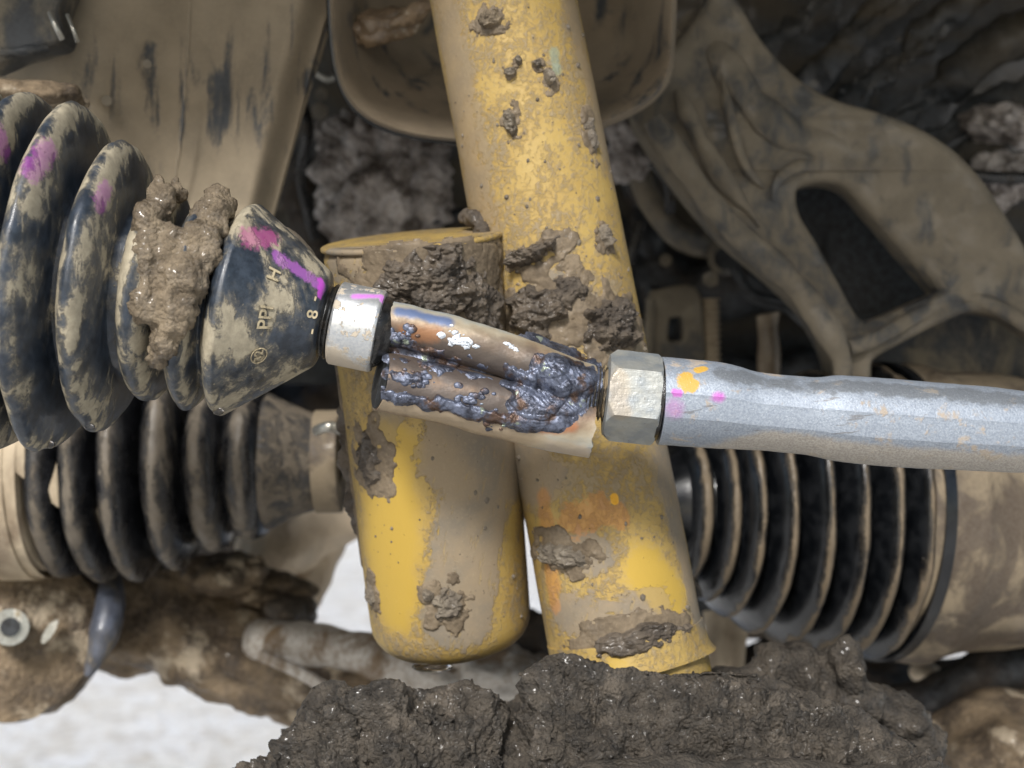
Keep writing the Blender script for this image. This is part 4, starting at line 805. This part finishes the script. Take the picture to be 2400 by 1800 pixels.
for k in range(300):
    i = rg.randrange(20, nx - 20); j = rg.randrange(45, 126); p = V[i * nt_ + j]; r = px(rg.choice([2, 3, 3, 4, 5, 6, 8]), .25)
    bits.append(blob(p, (r * rg.uniform(.7, 1.5), r, r * rg.uniform(.6, 1.1)), 2, .7, seed=k))
part('mud_crumbs', merge(*bits), M_heap, None, 'loose dark mud crumbs scattered over the heap', 'mud', kind='stuff')
t = thing('lower_arm_plate', 'grey muddy steel arm edge under the dark mud heap', 'arm', P(1500, 1900, .24))
part('plate', sweep(catmull(PP([(800, 1880, .2), (1200, 1850, .2), (1500, 1822, .2), (1800, 1818, .203), (2200, 1850, .21)]), 60), px(40, .2), 40, flat=1.2, disp=lambda a: fbm(a, 90, 4, 3) * .0015), M_heap, t)

# ================================================================ rack boot (upper left bellows)
t = thing('steering_boot', 'black ribbed steering boot splashed with beige mud, cone end with raised marks', 'boot', P(300, 1040, .215))
bel = part('bellows', (BOOT_V, BOOT_F), M_boot, t, sharp=0, attr=BOOT_A)
nx_ = np.linspace(745, 800, 24)
part('neck', (boot_pts(nx_[:, None], TH[None, ::2], (86 + 4 * np.sin(nx_ * .35))[:, None]).reshape(-1, 3) + 0, gridf(24, 75, True)), M_black, t)
part('metal_sleeve', (SLV_V, gridf(24, 150, True)), M_sleeve, t, sharp=30)
sx = np.linspace(884, 926, 24)
v = boot_pts(sx[:, None], TH[None, ::2], np.interp(sx, [884, 890, 900, 912, 926], [80, 84, 80, 68, 54])[:, None]).reshape(-1, 3); v = v + fbm(v, 260, 4, 3)[:, None] * .0008
part('grease_seal', (v, gridf(24, 75, True)), M_black, t)
def mark(txt, x, y, size, name='raised_mark', ring=False):
    cu = bpy.data.curves.new('f', 'FONT'); cu.body = txt; cu.size = 1.0; cu.align_x = 'CENTER'; cu.align_y = 'CENTER'; cu.extrude = .04; cu.offset = .012
    o = bpy.data.objects.new('f', cu); me = bpy.data.meshes.new_from_object(o); bm = bmesh.new(); bm.from_mesh(me)
    bmesh.ops.subdivide_edges(bm, edges=[e for e in bm.edges if e.calc_length() > .25], cuts=2); bmesh.ops.triangulate(bm, faces=bm.faces)
    v = np.array([q.co[:] for q in bm.verts]); f = [tuple(q.index for q in p.verts) for p in bm.faces]; bm.free()
    bpy.data.objects.remove(o); bpy.data.curves.remove(cu); bpy.data.meshes.remove(me)
    if ring:
        a = np.linspace(0, 2 * np.pi, 33)[:-1]; rv, rf = sweep(np.stack([np.cos(a), np.sin(a), 0 * a], 1) * .62, .05, 6, False, (0, 0, 1)); n_ = len(a)
        rf += [((n_ - 1) * 6 + j, (n_ - 1) * 6 + (j + 1) % 6, (j + 1) % 6, j) for j in range(6)]; v, f = merge((v, f), (rv, rf))
    # bend on to the cone: text runs upward round the cone, letter tops point to the wide end
    xs_g = np.linspace(590, 752, 60); ths = np.linspace(-1.3, 1.3, 120); G = boot_pts(xs_g[:, None], ths[None, :], np.interp(xs_g, [590, 750], [241, 117])[:, None])
    X_ = G[..., 0] / KD(G[..., 1]) + 1200; Y_ = (CZ - G[..., 2]) / KD(G[..., 1]) + 900; k = np.argmin((X_ - x) ** 2 + (Y_ - y) ** 2)
    x0 = xs_g[k // 120]; t0 = ths[k % 120]; r0 = np.interp(x0, [590, 750], [241, 117])
    xx = x0 - v[:, 1] * size * .8; rr = np.interp(xx, [590, 750], [241, 117]); tt_ = t0 + v[:, 0] * size / r0
    part(name, (boot_pts(xx, tt_, rr + 1.0 + v[:, 2] * 40), f), M_text, bel, smooth=False)
for txt, x, y, s, rg_ in (('H', 642, 645, 44, False), ('PPI', 625, 745, 44, False), ('8', 733, 738, 40, False), ('-', 735, 776, 40, False), ('-', 735, 700, 40, False), ('32', 607, 832, 30, True)): mark(txt, x, y, s, ring=rg_)
# mud dollop on the narrow ridges
dol = [blob(boot_pts(np.array(xc), np.array(th), np.array(rp)), (px(rx, .18), px(rz, .18), px(ry, .18)), 3, .12, seed=k) for k, (xc, th, rp, rx, ry, rz) in enumerate([
    (392, 1.25, 246, 32, 34, 30), (385, .95, 246, 36, 60, 34), (378, .6, 244, 36, 66, 34), (385, .25, 244, 36, 62, 34), (400, -.1, 240, 36, 56, 34), (500, 1.12, 240, 38, 44, 36), (498, .85, 246, 50, 60, 40), (500, .5, 244, 56, 74, 44), (486, .15, 244, 58, 74, 44), (470, -.15, 246, 52, 66, 40), (455, -.42, 248, 42, 44, 34), (440, -.6, 246, 32, 30, 28), (440, .2, 226, 40, 120, 30), (440, -.3, 226, 36, 60, 28)])]
part('mud_dollop', fuse(dol, .001, .0014, 120, .0022, 420, 5), M_dollop, None, 'wet brown mud dollop sliding down the narrow bellows ridges', 'mud', sharp=0)
part('mud_crust', blob(P(715, 590, .21), (px(60, .21), .008, px(16, .21)), 5, .25, 120, 3, .3, rot=(R(52), 'Y')), M_grit, None, 'grey mud crust on the upper edge of the rubber cone', 'mud')
# ================================================================ tie rod, repaired by welding
t = thing('tie_rod', 'welded steel tie rod with hex nut and grey outer rod', 'tie rod', P(1350, 1060, .2))
part('inner_rod', ROD, M_heat, t, label='heat-tinted bare steel rod piece'); part('splint_tube', CRADLE, M_heat, t, label='split tube welded under the rod', sharp=40)
part('weld_seam', WELD, M_weld, t, label='blue-grey rippled weld seam and lump', sharp=0)
_c = rodpath([(893, 893, .199), (1050, 926, .1995)], 9); _t, _u, _v = frames(_c); _a = np.linspace(0, 2 * np.pi, 41)[:-1]
bore = np.array([_c[0] + px(66, .2) * (np.cos(q) * _u[0] + np.sin(q) * _v[0]) + (np.cos(q) * px(20, .2) - px(3, .2)) * _t[0] for q in _a] + [_c[0] - px(3, .2) * _t[0]])
part('bore_shade_disc', (bore, [(k, (k + 1) % 40, 40) for k in range(40)]), M_hole_shade, t)  # black disc paints the shade inside the tube's open end
rg = random.Random(3); bits = []
for k in range(48):
    u_ = rg.random(); x, y = (1030 + 85 * u_, 790 + 32 * u_) if k % 3 else (1062 + 30 * u_, 765 + 34 * u_)
    p = hit(ROD[0], rg.gauss(x, 5), rg.gauss(y, 5)); r = px(rg.choice([2, 3, 4, 5, 6, 8]), .19); bits.append(blob(p, (r * 1.4, r * .35, r), 2, .4, seed=k))
for k in range(12): p = hit(ROD[0], 1186 + k * 2.6, 796 + k * 1.7); r = px(rg.choice([3, 4, 5]), .19); bits.append(blob(p, (r * 1.4, r * .35, r), 2, .4, seed=k))
part('silver_spatter', merge(*bits), M_spat, t, kind='stuff'); bits = []
for (V_, x, y, sxx, syy, n_) in ((ROD[0], 940, 790, 22, 24, 26), (CRADLE[0], 960, 885, 50, 24, 34), (CRADLE[0], 1110, 930, 50, 26, 30), (CRADLE[0], 1160, 1000, 40, 14, 14)):
    for k in range(n_):
        p = hit(V_, rg.gauss(x, sxx * .6), rg.gauss(y, syy * .6)); r = px(rg.choice([2, 3, 3, 4, 5, 7, 9]), .19); bits.append(blob(p, (r * 1.3, r * .55, r), 2, .3, seed=k))
part('weld_spatter', merge(*bits), M_weld, t, kind='stuff')
part('thread', THREAD, M_thread, t); nut = part('lock_nut', NUT, M_nut, t, label='bright zinc hex lock nut', sharp=18)
part('nut_gap_shade', sweep(line(P(1540, 937, .2), P(1548, 938, .2), 4), px(96, .2), 60), M_black, t)  # black ring stands in for the shadow between nut and rod
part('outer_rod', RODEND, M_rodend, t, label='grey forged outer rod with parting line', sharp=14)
# water hanging on the lowest edges
def drop(V_, x, y, r, label):
    p = hit(V_, x, y, 14); part('water_drop', blob(p + np.array([0, -.0005, -px(r, .2) * .5]), (px(r, .2) * 1.5, px(r, .2), px(r, .2)), 3, .06, seed=2), M_water, None, label, 'water drop', 'hanging drops')
drop(BOOT_V, 128, 1046, 9, 'clear water drop hanging under the widest bellows ridge')
drop(BOOT_V, 222, 1006, 8, 'clear water drop hanging under the second bellows ridge')
drop(BOOT_V, 522, 970, 9, 'clear water drop hanging under the rubber cone lip')
cb = RES.at(np.array(1.0), np.array(0.), -.008); part('water_drop', blob(cb + np.array([-.006, -.001, -.0008]), (.006, .004, .0016), 3, .05, seed=3), M_water, None, 'clear water drop under the yellow canister bottom', 'water drop', 'hanging drops')
